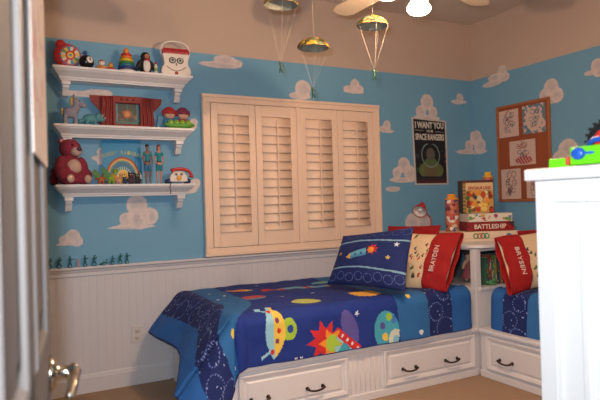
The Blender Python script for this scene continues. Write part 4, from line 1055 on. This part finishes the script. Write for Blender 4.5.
b.build('eyes', None, t)
b = MB(); b.lathe([(.016, 0), (.016, .005), (.007, .007)], (0, -.03, .036), mat('#d9a23a', .4), 18, (0, -1, 0)); b.build('dial', None, t)
t = thing('cord', 'thin black cord hanging over the front edge of the lowest shelf', 'cord', (0, 0, 0))
cx_ = sx(171, 190, -.19); MB().tube([(cx_+.004, -.15, Z3+.003), (cx_+.002, -.183, Z3+.004), (cx_-.002, -.190, Z3-.006), (cx_-.008, -.190, Z3-.03), (cx_+.0, -.186, Z3-.055), (cx_-.002, -.184, Z3-.075)], .003, mat('#141414', .5), 8).build('strand', None, t)

# ---------------------------------------------------------------- green toy soldiers
AG = mat('#0f5a5c', .45)
def soldier_mesh(pose, parent, m=AG):
    if pose == 0:    # firing, standing
        pts = [(0, 0, .030, .0052), (0, 0, .046, .0062), (0, 0, .052, .0028), (0, 0, .0575, .0048), (-.006, 0, .016, .004), (-.010, 0, .003, .003), (.006, 0, .016, .004), (.011, 0, .003, .003), (.008, -.003, .045, .003), (.016, -.004, .044, .0024), (-.007, -.003, .045, .003), (.002, -.009, .042, .0024)]
        E_ = [(0, 1), (1, 2), (2, 3), (0, 4), (4, 5), (0, 6), (6, 7), (1, 8), (8, 9), (1, 10), (10, 11)]
        gun = [(-.004, -.006, .0475), (.028, -.006, .0475)]
    elif pose == 1:  # kneeling
        pts = [(0, 0, .020, .0055), (.002, 0, .034, .006), (.003, 0, .040, .0028), (.004, 0, .0455, .0048), (.012, 0, .020, .004), (.012, 0, .003, .0032), (-.006, 0, .006, .004), (-.015, 0, .004, .003), (.012, -.003, .033, .003), (.018, -.004, .035, .0024)]
        E_ = [(0, 1), (1, 2), (2, 3), (0, 4), (4, 5), (0, 6), (6, 7), (1, 8), (8, 9)]
        gun = [(-.002, -.006, .037), (.030, -.006, .037)]
    elif pose == 2:  # crawling
        pts = [(0, 0, .012, .0055), (.013, 0, .018, .006), (.018, 0, .021, .0028), (.022, 0, .026, .0048), (-.012, -.004, .006, .004), (-.024, -.006, .004, .003), (-.012, .005, .006, .004), (-.022, .008, .004, .003), (.02, -.005, .008, .003), (.028, -.005, .01, .0024)]
        E_ = [(0, 1), (1, 2), (2, 3), (0, 4), (4, 5), (0, 6), (6, 7), (1, 8), (8, 9)]
        gun = [(.018, -.006, .014), (.044, -.006, .016)]
    else:            # striding
        pts = [(0, 0, .028, .0052), (.003, 0, .044, .0062), (.004, 0, .050, .0028), (.006, 0, .0555, .0048), (.010, 0, .017, .004), (.013, 0, .003, .003), (-.008, 0, .015, .004), (-.016, 0, .004, .003), (-.006, -.003, .042, .003), (-.010, -.006, .033, .0024), (.012, -.002, .043, .003), (.017, -.004, .05, .0024)]
        E_ = [(0, 1), (1, 2), (2, 3), (0, 4), (4, 5), (0, 6), (6, 7), (1, 8), (8, 9), (1, 10), (10, 11)]
        gun = [(-.010, -.008, .034), (.016, -.008, .052)]
    k = 1.15; pts = [(x*k, y*k, z*k, r*k) for x, y, z, r in pts]
    skin('body', pts, E_, m, parent, 1)
    b = MB(); b.tube([tuple(q*k for q in g_) for g_ in gun], .0016, m, 6); b.build('rifle', None, parent)
    h = pts[3]; b = MB(); b.lathe([(.0072, 0), (.0065, .004), (.0035, .0065), (.0008, .0072)], (h[0], h[1], h[2]+.0005), m, 12); b.build('helmet', None, parent)
sold = {}
PX = [(49, 3, 'half hidden beside the open door'), (59, 3, 'second from the door along the rail'), (70, 0, 'standing left of the pink figure'), (85, 0, 'standing right of the pink figure'), (94, 3, 'striding just before the crawling soldier'), (103, 2, 'crawling on the rail'), (112, 1, 'kneeling right of the crawling soldier'), (120, 3, 'second from the right of the row'), (127, 0, 'at the right end of the row')]
kinds = {0: 'standing', 1: 'kneeling', 2: 'crawling', 3: 'striding'}
for px, pose, where in PX:
    lb = 'green toy soldier '+where+('' if 'rail' in where else ' on the wall rail' if 'row' in where else ' on the white wall rail')
    x_ = hit(px, 262, 1, -.02).x
    if pose not in sold:
        t = thing('toy_soldier', lb, 'toy soldier', (x_, -.022, ZR), 0, 'green toy soldiers on the wall rail')
        soldier_mesh(pose, t); MB().lathe([(.013, 0), (.013, .003)], (0, 0, 0), AG, 14, sx=1.2, sy=.9).build('stand', None, t)
        for ch in t.children:
            if ch.name.split('.')[0] != 'stand': ch.location.z = .002
        sold[pose] = t
    else:
        t = dup(sold[pose]); t.location = (x_, -.022, ZR); t.rotation_euler = (0, 0, random.uniform(-.3, .3)); t['label'] = lb
t = thing('toy_figure', 'tiny pink toy figure standing among the green soldiers on the rail', 'toy figure', (hit(78, 262, 1, -.02).x, -.022, ZR), 0)
pk = mat('#b89490', .6); b = MB(); b.lathe([(.010, 0), (.010, .003), (.006, .006), (.007, .025), (.009, .035), (.004, .042)], (0, 0, 0), pk, 14); b.build('body', None, t); MB().ball((0, 0, .048), .007, pk, 12).build('head', None, t)

# ---------------------------------------------------------------- parachute soldiers
def camo(seed):
    def f(a, b):
        v = noise.noise(Vector((math.cos(a*2*PI)*2.0+seed, math.sin(a*2*PI)*2.0, b*2.6)))+.35*noise.noise(Vector((math.cos(a*2*PI)*4+seed, math.sin(a*2*PI)*4, b*5)))
        if b > .955: return lin('#8a6a4a')
        if v > .12: return lin('#b08a26')
        if v > -.06: return lin('#20221a')
        if v > -.28: return lin('#5c5424')
        return lin('#5a6a52')
    return f
FILM = attr_mat('printed_film', .75, .05, 200, .1)
def chute(label, px, py, spx, spy, depth, rad):
    c = at(px, py, depth); s = at(spx, spy, depth)
    t = thing('parachute_toy', label, 'toy', (s.x, s.y, s.z), 0, None)
    dx = c-s; hgt = rad*.66; NG = 8
    def surf(a, b):
        r = rad*math.sin(b*PI/2*.98); z = hgt*math.cos(b*PI/2*.98)
        sc = 1+.0*b; z += (-.03*rad)*b*b*(abs(math.sin(a*PI*NG)))*-1.0
        w = 1-.05*abs(math.cos(a*PI*NG))*b
        return dx+Vector((r*w*math.cos(-2*PI*a), r*w*math.sin(-2*PI*a)*.9, z-.0))
    o = paint_grid('canopy', surf, 96, 30, camo(px*.13), FILM, t); sd = o.modifiers.new('th', 'SOLIDIFY'); sd.thickness = .0012; o.data.materials.append(mat('#77776a', .6, var=.3, bscale=40)); sd.material_offset = 1; sd.offset = -1
    b = MB(); 
    for k in range(5):
        a = (k+.5)/5; p_ = surf(a, 1); b.tube([p_, Vector((0, 0, .062))+Vector((math.cos(2*PI*a), -math.sin(2*PI*a), 0))*.004], .00035, mat('#cfc2b4', .6), 5)
    b.build('strings', None, t)
    b = MB(); b.tube([surf(0, 0.02)+Vector((0, 0, 0)), Vector((dx.x, dx.y, ZC-s.z))], .0004, mat('#cfc2b4', .6), 4); b.build('hanging_thread', None, t)
    me = skin('soldier', [(0, 0, .026, .006), (0, 0, .045, .007), (0, 0, .052, .003), (0, 0, .058, .0055), (-.006, 0, .012, .0045), (-.006, .002, -.002, .003), (.006, -.002, .012, .0045), (.009, 0, -.001, .003), (-.009, 0, .05, .0032), (-.005, 0, .064, .0025), (.011, -.003, .042, .003), (.012, -.008, .034, .0025)], [(0, 1), (1, 2), (2, 3), (0, 4), (4, 5), (0, 6), (6, 7), (1, 8), (8, 9), (1, 10), (10, 11)], mat('#0c3a28', .5), t, 1)
    return t
chute('camouflage toy parachute with green soldier hanging highest, at the left', 281, 6, 281, 73, 3.0, .094)
chute('camouflage toy parachute with green soldier hanging lowest, above the window', 313.5, 49, 313.5, 98, 3.1, .092)
chute('camouflage toy parachute with green soldier nearest the ceiling fan lights', 372.5, 27, 374.5, 80, 2.9, .086)

# ---------------------------------------------------------------- ceiling fan with lights
HUB = Vector((-2.25, -1.93, 0)); ZBL = 2.37
t = thing('ceiling_fan', 'cream ceiling fan with glass-shaded lights hanging above the bed', 'ceiling fan', (HUB.x, HUB.y, ZC))
FM = mat('#cbb9a4', .35); d = ZBL-ZC
MB().lathe([(.001, 0), (.07, -.001), (.065, -.03), (.03, -.06), (.014, -.065)], (0, 0, 0), FM, 28).build('canopy', None, t)
MB().cyl((0, 0, -.06), (0, 0, d+.1), .012, FM).build('downrod', None, t)
MB().lathe([(.02, d+.13), (.06, d+.12), (.1, d+.09), (.115, d+.04), (.115, d), (.1, d-.025), (.06, d-.05), (.055, d-.08), (.07, d-.095), (.06, d-.12), (.02, d-.135)], (0, 0, 0), FM, 32).build('motor_housing', None, t)
for k in range(5):
    a = math.radians(90+72*k)+.05; R3 = Matrix.Rotation(a, 4, 'Z') @ Matrix.Translation((0, 0, d-.01)) @ Matrix.Rotation(math.radians(10), 4, 'X')
    out = [(.17, -.045), (.22, -.058), (.65, -.068), (.70, -.05), (.72, 0), (.70, .05), (.65, .068), (.22, .058), (.17, .045)]
    b = MB(); b.prism(out, R3, .008, mat('#c9b49c', .45)); bl = b.build('blade', None, t)
    b = MB(); b.prism([(.09, -.018), (.2, -.03), (.24, 0), (.2, .03), (.09, .018)], R3 @ Matrix.Translation((0, 0, -.006)), .006, mat('#9c8468', .35, .5)); b.build('blade_iron', None, bl)
shade_m = bpy.data.materials.new('lit_glass_shade'); shade_m.use_nodes = True; nt = shade_m.node_tree; pb = nt.nodes['Principled BSDF']
pb.inputs['Base Color'].default_value = (.95, .88, .75, 1); pb.inputs['Roughness'].default_value = .4; pb.inputs['Emission Color'].default_value = (1, .80, .52, 1); pb.inputs['Emission Strength'].default_value = 20.; pb.inputs['Alpha'].default_value = .3
bulb_m = mat('#fff4e0', .3, emit='#ffe6c0', es=30.)
LAMPS = [at(419, -3, 2.62), at(388, -19, 2.5), at(478, -50, 2.5)]
cl = sum(LAMPS, Vector())/3
for i, L_ in enumerate(LAMPS):
    L = L_-Vector((HUB.x, HUB.y, ZC)); hv = Vector((L.x, L.y, 0)); ax = (hv.normalized()*.35+Vector((0, 0, -1))).normalized()
    top = L-ax*.03
    b = MB(); b.tube([(0, 0, d-.11), hv*.45+Vector((0, 0, d-.10)), hv*.8+Vector((0, 0, (d-.1)*.5+top.z*.5)), top-ax*.012], .008, FM, 8); ar = b.build('light_arm', None, t)
    b = MB(); b.lathe([(.018, -.012), (.022, 0), (.030, .02), (.036, .05), (.043, .075), (.055, .095), (.053, .096), (.041, .076), (.033, .05), (.026, .02)], top, shade_m, 28, ax, cap=False); s_ = b.build('glass_shade', None, ar)
    MB().lathe([(.008, .0), (.010, .008), (.014, .016), (.015, .022), (.010, .03), (.001, .033)], top-ax*.008, bulb_m, 18, ax).build('light_bulb', None, ar)
    ld = bpy.data.lights.new('fan_bulb', 'POINT'); ld.energy = [74, 18, 16, 16][i]; ld.color = (1, .67, .42); ld.shadow_soft_size = .016
    lo = bpy.data.objects.new('fan_bulb', ld); COL.objects.link(lo); lo.location = L_+ax*.02

# ---------------------------------------------------------------- wall pictures
# poster
t = thing('poster', 'black poster reading I WANT YOU TO BE SPACE RANGERS with a helmeted figure', 'poster', (0, 0, 0))
pq = [hit(x, y, 1, -.0017) for x, y in ((415, 185), (448.5, 184.5), (446, 121), (411.5, 117))]
def ps(a, b): 
    return pq[0]*(1-a)*(1-b)+pq[1]*a*(1-b)+pq[2]*a*b+pq[3]*(1-a)*b
bl_ = blobs(41, 26, ['#6a2a22', '#2f4a3a', '#7a6a2a', '#3a3a5a', '#5a1a1a'], lin('#14161c'), 1., .05, .95, .05, .62, .015, .035)
def poster(a, b):
    if a < .045 or a > .955 or b < .025 or b > .975: return lin('#c6bcb4')
    if b > .62: return lin('#101218')
    if ell(a, b, .5, .45, .27, .19) and not ell(a, b, .5, .45, .245, .172): return lin('#6f8f8a')      # clear dome
    if b < .13: return lin('#4a2020') if b < .08 else lin('#22242c')
    if ell(a, b, .5, .46, .13, .10): return lin('#5a5650')                                             # plain visor
    if ell(a, b, .5, .36, .17, .05): return lin('#4f6a38')
    if ell(a, b, .5, .22, .36, .14): return lin('#5f6a3c') if abs(a-.5) > .16 else lin('#6a5a44')
    return bl_(a, b)
paint_grid('printed_sheet', ps, 110, 180, poster, PRINT, t, solid=.0015, smooth=False, closed_back=lin('#c6bcb4'))
exv = (pq[1]-pq[0]).normalized(); eyv = (pq[3]-pq[0]).normalized(); nv_ = exv.cross(eyv)
wP = (pq[1]-pq[0]).length; TW = mat('#cfc8c0', .5)
text('lettering', 'I WANT YOU', .05, frame(Vector(ps(.5, .905))+nv_*.0012, exv, eyv), TW, t, .0005, width=wP*.85, height=.062, bold=.002)
text('lettering', 'TO BE', .02, frame(Vector(ps(.5, .815))+nv_*.0012, exv, eyv), TW, t, .0005, width=wP*.2, height=.022, bold=.0006)
text('lettering', 'SPACE RANGERS', .05, frame(Vector(ps(.5, .725))+nv_*.0012, exv, eyv), TW, t, .0005, width=wP*.85, height=.06, bold=.002)
b = MB()
for u0, u1 in ((.09, .34), (.66, .91)): b.tube([Vector(ps(u0, .815))+nv_*.001, Vector(ps(u1, .815))+nv_*.001], .0018, TW, 6)
b.build('rule_lines', None, t)

# cork board on the right wall
t = thing('cork_board', 'wood-framed cork board with pinned drawings on the right wall', 'cork board', (0, 0, 0))
by0, by1, bz0, bz1 = -.315, -.89, 1.195, 2.072
CORK = mat('#9a4f30', .9, bump=.5, bscale=160, var=.3)
MB().box((-.006, (by0+by1)/2, (bz0+bz1)/2), (.010, by0-by1-.03, bz1-bz0-.03)).build('cork', CORK, t)
b = MB(); FW = mat('#a8643e', .5, var=.12, bscale=20)
for c_, d_ in (((-.011, (by0+by1)/2, bz1-.011), (.02, by0-by1, .022)), ((-.011, (by0+by1)/2, bz0+.011), (.02, by0-by1, .022)), ((-.011, by0-.011, (bz0+bz1)/2), (.02, .022, bz1-bz0-.044)), ((-.011, by1+.011, (bz0+bz1)/2), (.02, .022, bz1-bz0-.044))): b.box(c_, d_, FW, bev=.003)
b.build('board_frame', None, t)
def sketch(seed, n, inks, mode):
    r = random.Random(seed); S = []
    for k in range(n):
        x, y = r.uniform(.3, .7), r.uniform(.15, .85)
        S.append((x, y, r.uniform(.05, .14), r.uniform(.04, .12), r.uniform(0, 3), lin(r.choice(inks))))
    bg = lin('#d6b8ac')
    def f(a, b):
        if mode == 'blue' and not ell(a, b, .5, .5, .36, .42):
            if noise.noise(Vector((a*9, b*9, seed+.5))) > -.05: return lin('#5f7f90')
        if mode == 'red' and ell(a, b, .55, .2, .34, .16) and (a*9+b*5) % 1 < .75: return lin('#b04a4a')
        for x, y, rx, ry, an, c in S:
            if ell(a, b, x, y, rx, ry, an) and not ell(a, b, x, y, rx-.022, ry-.018, an): return c
        return bg
    return f
sheets = [((499.5, 110, 519, 137), sketch(1, 16, ['#4a4650', '#3f5a6a', '#8a3a3a'], ''), 'drawing of a tall figure pinned at the top left corner of the cork board'),
          ((523, 104, 546, 133), sketch(2, 12, ['#3a4a5a', '#4a6a7a'], 'blue'), 'drawing shaded in blue pinned at top right of the cork board'),
          ((510, 140, 536, 165), sketch(3, 12, ['#5a4a50', '#4a6a80', '#a04040'], 'red'), 'drawing with red scribble pinned in the middle of the cork board'),
          ((502, 169, 521.5, 199), sketch(4, 18, ['#7a4a40', '#5a3a36'], ''), 'brown ink drawing pinned at the bottom left of the cork board'),
          ((527, 168, 547, 198), sketch(6, 16, ['#4a4048', '#8a3a34'], ''), 'drawing pinned at bottom right of the cork board, partly behind the dresser')]
for (x0, y0, x1, y1), fn, lb in sheets:
    c0 = hit(x0, y1, 0, -.013); c1 = hit(x1, y1, 0, -.013); zt = hit((x0+x1)/2, y0, 0, -.013).z; zb = hit((x0+x1)/2, y1, 0, -.013).z
    ya, yb = c0.y, c1.y
    t = thing('drawing', lb, 'drawing', (0, 0, 0), 0, 'drawings pinned on the cork board')
    paint_grid('paper', lambda a, b: (-.0135, ya+(yb-ya)*a, zb+(zt-zb)*b), 60, 80, fn, PRINT, t, solid=.0006, smooth=False, closed_back=lin('#d6b8ac'))
    MB().lathe([(.004, 0), (.004, .006), (.006, .008), (.001, .01)], (-.0135, (ya+yb)/2, zt-.012), mat('#b8322c', .3), 10, (-1, 0, 0)).build('pin', None, t)

# wall outlet
o = hit(137, 334, 1, -.012)
t = thing('wall_outlet', 'white electrical outlet on the beadboard left of the bed', 'outlet', (o.x, -.0105, o.z))
MB().box((0, -.003, 0), (.075, .006, .118), mat('#cfc6c4', .35), bev=.002).build('cover_plate', None, t)
for s in (-1, 1):
    b = MB(); b.lathe([(.017, 0), (.017, .002), (.016, .003)], (0, -.006, s*.024), mat('#c4bab8', .35), 20, (0, -1, 0))
    for k in (-1, 1): b.box((k*.006, -.0095, s*.024+.002), (.002, .001, .008), mat('#3a3634'))
    b.build('socket', None, t)

# ---------------------------------------------------------------- door at the left
D0 = Vector((-4.118, -3.651, 0)); D1 = Vector((-4.0155, -2.843, 0)); dv = (D1-D0); dl_ = dv.length; da = math.atan2(dv.y, dv.x)
dr = tag(thing('door_1', None, None, D0, da), kind='structure')
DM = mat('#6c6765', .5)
# local x along the door, local -y faces the room (right side of the picture)
b = MB(); H = 2.03; th = .035; st = .115
for c_, d_ in (((st/2, th/2, H/2), (st, th, H)), ((dl_-st/2, th/2, H/2), (st, th, H)), ((dl_/2, th/2, H-.06), (dl_-2*st, th, .12)), ((dl_/2, th/2, .12), (dl_-2*st, th, .24)), ((dl_/2, th/2, .91), (dl_-2*st, th, .17)), ((dl_/2, th/2, 1.62), (dl_-2*st, th, .11)), ((dl_/2, th/2, H/2), (.11, th, H))): b.box((c_[0], c_[1], c_[2]+.008), d_, DM)
def dpanel(x0, x1, z0, z1):
    def rect(i, y): return [(x0+i, y, z0+i), (x1-i, y, z0+i), (x1-i, y, z1-i), (x0+i, y, z1-i)]
    b.loft([rect(-.002, .03), rect(-.002, .0), rect(.004, -.004), rect(.012, -.002), rect(.02, .008), rect(.045, .010), rect(.06, .002)], DM)
for xa, xb in ((st, dl_/2-.055), (dl_/2+.055, dl_-st)):
    for za, zb_ in ((.248, .833), (1.003, 1.573), (1.683, 1.918)): dpanel(xa, xb, za, zb_)
b.build('door_slab', None, dr)
CH = mat('#b9b4aa', .18, 1.)
b = MB(); hz = .922; hx = dl_-.055
b.lathe([(.033, 0), (.033, .004), (.026, .010), (.013, .014), (.012, .036), (.016, .041), (.014, .049), (.001, .052)], (hx, 0, hz), CH, 28, (0, -1, 0))
b.tube([(hx, -.042, hz), (hx-.02, -.044, hz+.003), (hx-.05, -.043, hz+.001), (hx-.08, -.041, hz-.008), (hx-.10, -.038, hz-.016), (hx-.112, -.036, hz-.012)], [.012, .0125, .0105, .0095, .009, .006], CH, 14)
b.build('door_handle', None, dr)
b = MB(); b.lathe([(.033, 0), (.033, .004), (.026, .010), (.013, .014), (.012, .045), (.014, .06), (.001, .062)], (hx, th, hz), CH, 28, (0, 1, 0)); b.tube([(hx, th+.055, hz), (hx-.1, th+.05, hz-.01)], [.012, .008], CH, 14); b.build('outer_handle', None, dr)
MB().box((dl_+.0005, th/2, hz), (.002, .024, .06), CH).build('latch_plate', None, dr)
t = thing('drawing', 'white paper with pink and purple scribbles taped on the open door', 'drawing', D0, da)
sk = random.Random(12); marks = [(sk.uniform(.1, .9), sk.uniform(.45, .95), sk.uniform(.02, .05), lin('#7a6a90')) for _ in range(26)]+[(sk.uniform(.1, .7), sk.uniform(.12, .5), sk.uniform(.03, .06), lin('#c08088')) for _ in range(16)]
def scrib(a, b):
    for x, y, r, c in marks:
        if ell(a, b, x, y, r, r*.5, x*9): return c
    return lin('#d3c4bc')
paint_grid('paper', lambda a, b: (.43+.30*a, -.0075, 1.31+.42*b), 50, 60, scrib, PRINT, t, solid=.0006, smooth=False, closed_back=lin('#d3c4bc'))

# ---------------------------------------------------------------- tall dresser at the right with toy on top
t = thing('dresser', 'tall white dresser at the right edge, brightly lit, with a green toy on top', 'dresser', (-2.997, -3.64, 0))
DW = mat('#dcdcdc', .4)
w_, d_, h_ = .95, .474, 1.267
b = MB(); b.box((w_/2, d_/2, h_/2), (w_-.03, d_-.004, h_-.002), DW)
for y0_, y1_ in ((0, .09), (d_-.045, d_)): b.box((.007, (y0_+y1_)/2, h_/2), (.014, y1_-y0_, h_-.002), DW, bev=.002)
for z0_, z1_ in ((.0, .14), (h_-.05, h_-.001)): b.box((.007, d_/2, (z0_+z1_)/2), (.013, d_-.02, z1_-z0_), DW, bev=.002)
b.box((.010, d_-.115, (h_+.09)/2), (.012, .02, h_-.19), DW, bev=.004)
b.build('dresser_body', None, t)
MB().box((w_/2-.005, d_/2-.004, h_+.013), (w_+.05, d_+.022, .026), DW, bev=.006).build('dresser_top', None, t)
for k in range(5):
    z0_ = .1+k*.232
    P3 = lambda u, dd, z: (u, d_+dd-.003, z)
    b = MB(); b.box((w_/2, d_+.006, z0_+.108), (w_-.08, .018, .214), DW, bev=.004); dw = b.build('drawer', None, t)
    for s in (-1, 1): MB().lathe([(.006, 0), (.006, .012), (.015, .02), (.013, .028), (.001, .031)], (w_/2+s*.22, d_+.014, z0_+.108), mat('#d9d6d2', .3), 18, (0, 1, 0)).build('knob', None, dw)
TOPZ = h_+.0265
# toy vehicle
tp = at(575, 166, 1.22)
t = thing('toy_truck', 'bright green toy truck with blue knob and black knobbly tyre on top of the dresser', 'toy truck', (-2.955, -3.243, TOPZ), math.atan2(-1, .05))
GR = mat('#66d81a', .35)
b = MB(); b.box((-.026, 0, .011), (.05, .05, .022), GR, bev=.003); b.box((.065, 0, .024), (.12, .06, .040), GR, bev=.004); b.build('chassis', None, t)
MB().box((.0015, -.02, .014), (.008, .03, .018), mat('#c8342c', .4), bev=.002).build('red_coupling', None, t)
b = MB(); b.lathe([(.012, 0), (.0135, .003), (.0135, .01), (.010, .014), (.001, .015)], (.030, -.030, .028), mat('#1f55b8', .25), 20, (0, -1, 0), sx=1.1); b.box((.052, -.033, .028), (.022, .008, .006), mat('#1f55b8', .3), bev=.002); b.build('blue_knob', None, t)
TY = mat('#060607', .8)
def tyre(x, y):
    b = MB(); R1 = .044
    b.lathe([(.026, -.014), (R1*.92, -.015), (R1, -.010), (R1, .010), (R1*.92, .015), (.026, .014)], (x, y, .052), TY, 30, (0, 1, 0))
    for k in range(20):
        a = 2*PI*k/20
        for s in (-1, 1):
            a2 = a+s*.06; b.box((x+(R1+.001)*math.cos(a2), y+s*.007, .052+(R1+.001)*math.sin(a2)), (.007, .011, .0055), TY, rot=Matrix.Rotation(-a2, 3, 'Y'))
    o = b.build('tyre', None, t)
    MB().lathe([(.001, -.018), (.022, -.016), (.030, -.013), (.030, .013), (.001, .014)], (x, y, .052), mat('#c23028', .3), 20, (0, 1, 0)).build('wheel_hub', None, o)
tyre(.073, .008)
b = MB(); b.tube([(.045, -.022, .046), (.06, -.024, .056), (.09, -.024, .056), (.11, -.02, .046)], .006, mat('#1d4fa8', .3), 10); b.build('blue_fender', None, t)

# ---------------------------------------------------------------- lights and world
def flash():
    ld = bpy.data.lights.new('camera_flash', 'AREA'); ld.shape = 'RECTANGLE'; ld.size = .045; ld.size_y = .025; ld.energy = 27; ld.color = (.86, .93, 1)
    ld.spread = math.radians(150)
    lo = bpy.data.objects.new('camera_flash', ld); COL.objects.link(lo)
    p = CAM-_r*.055+_u*.085+_f*.02
    lo.matrix_world = Matrix.Translation(p) @ M3
flash()
w = bpy.data.worlds.new('world'); SC.world = w; w.use_nodes = True; bg = w.node_tree.nodes['Background']; bg.inputs[0].default_value = (.62, .66, .78, 1); bg.inputs[1].default_value = .35
SC.view_settings.view_transform = 'Standard'; SC.view_settings.look = 'None'; SC.view_settings.gamma = 1; SC.view_settings.exposure = .2
SC.view_settings.use_curve_mapping = False
SC.cycles.use_denoising = True
SC.cycles.max_bounces = 8
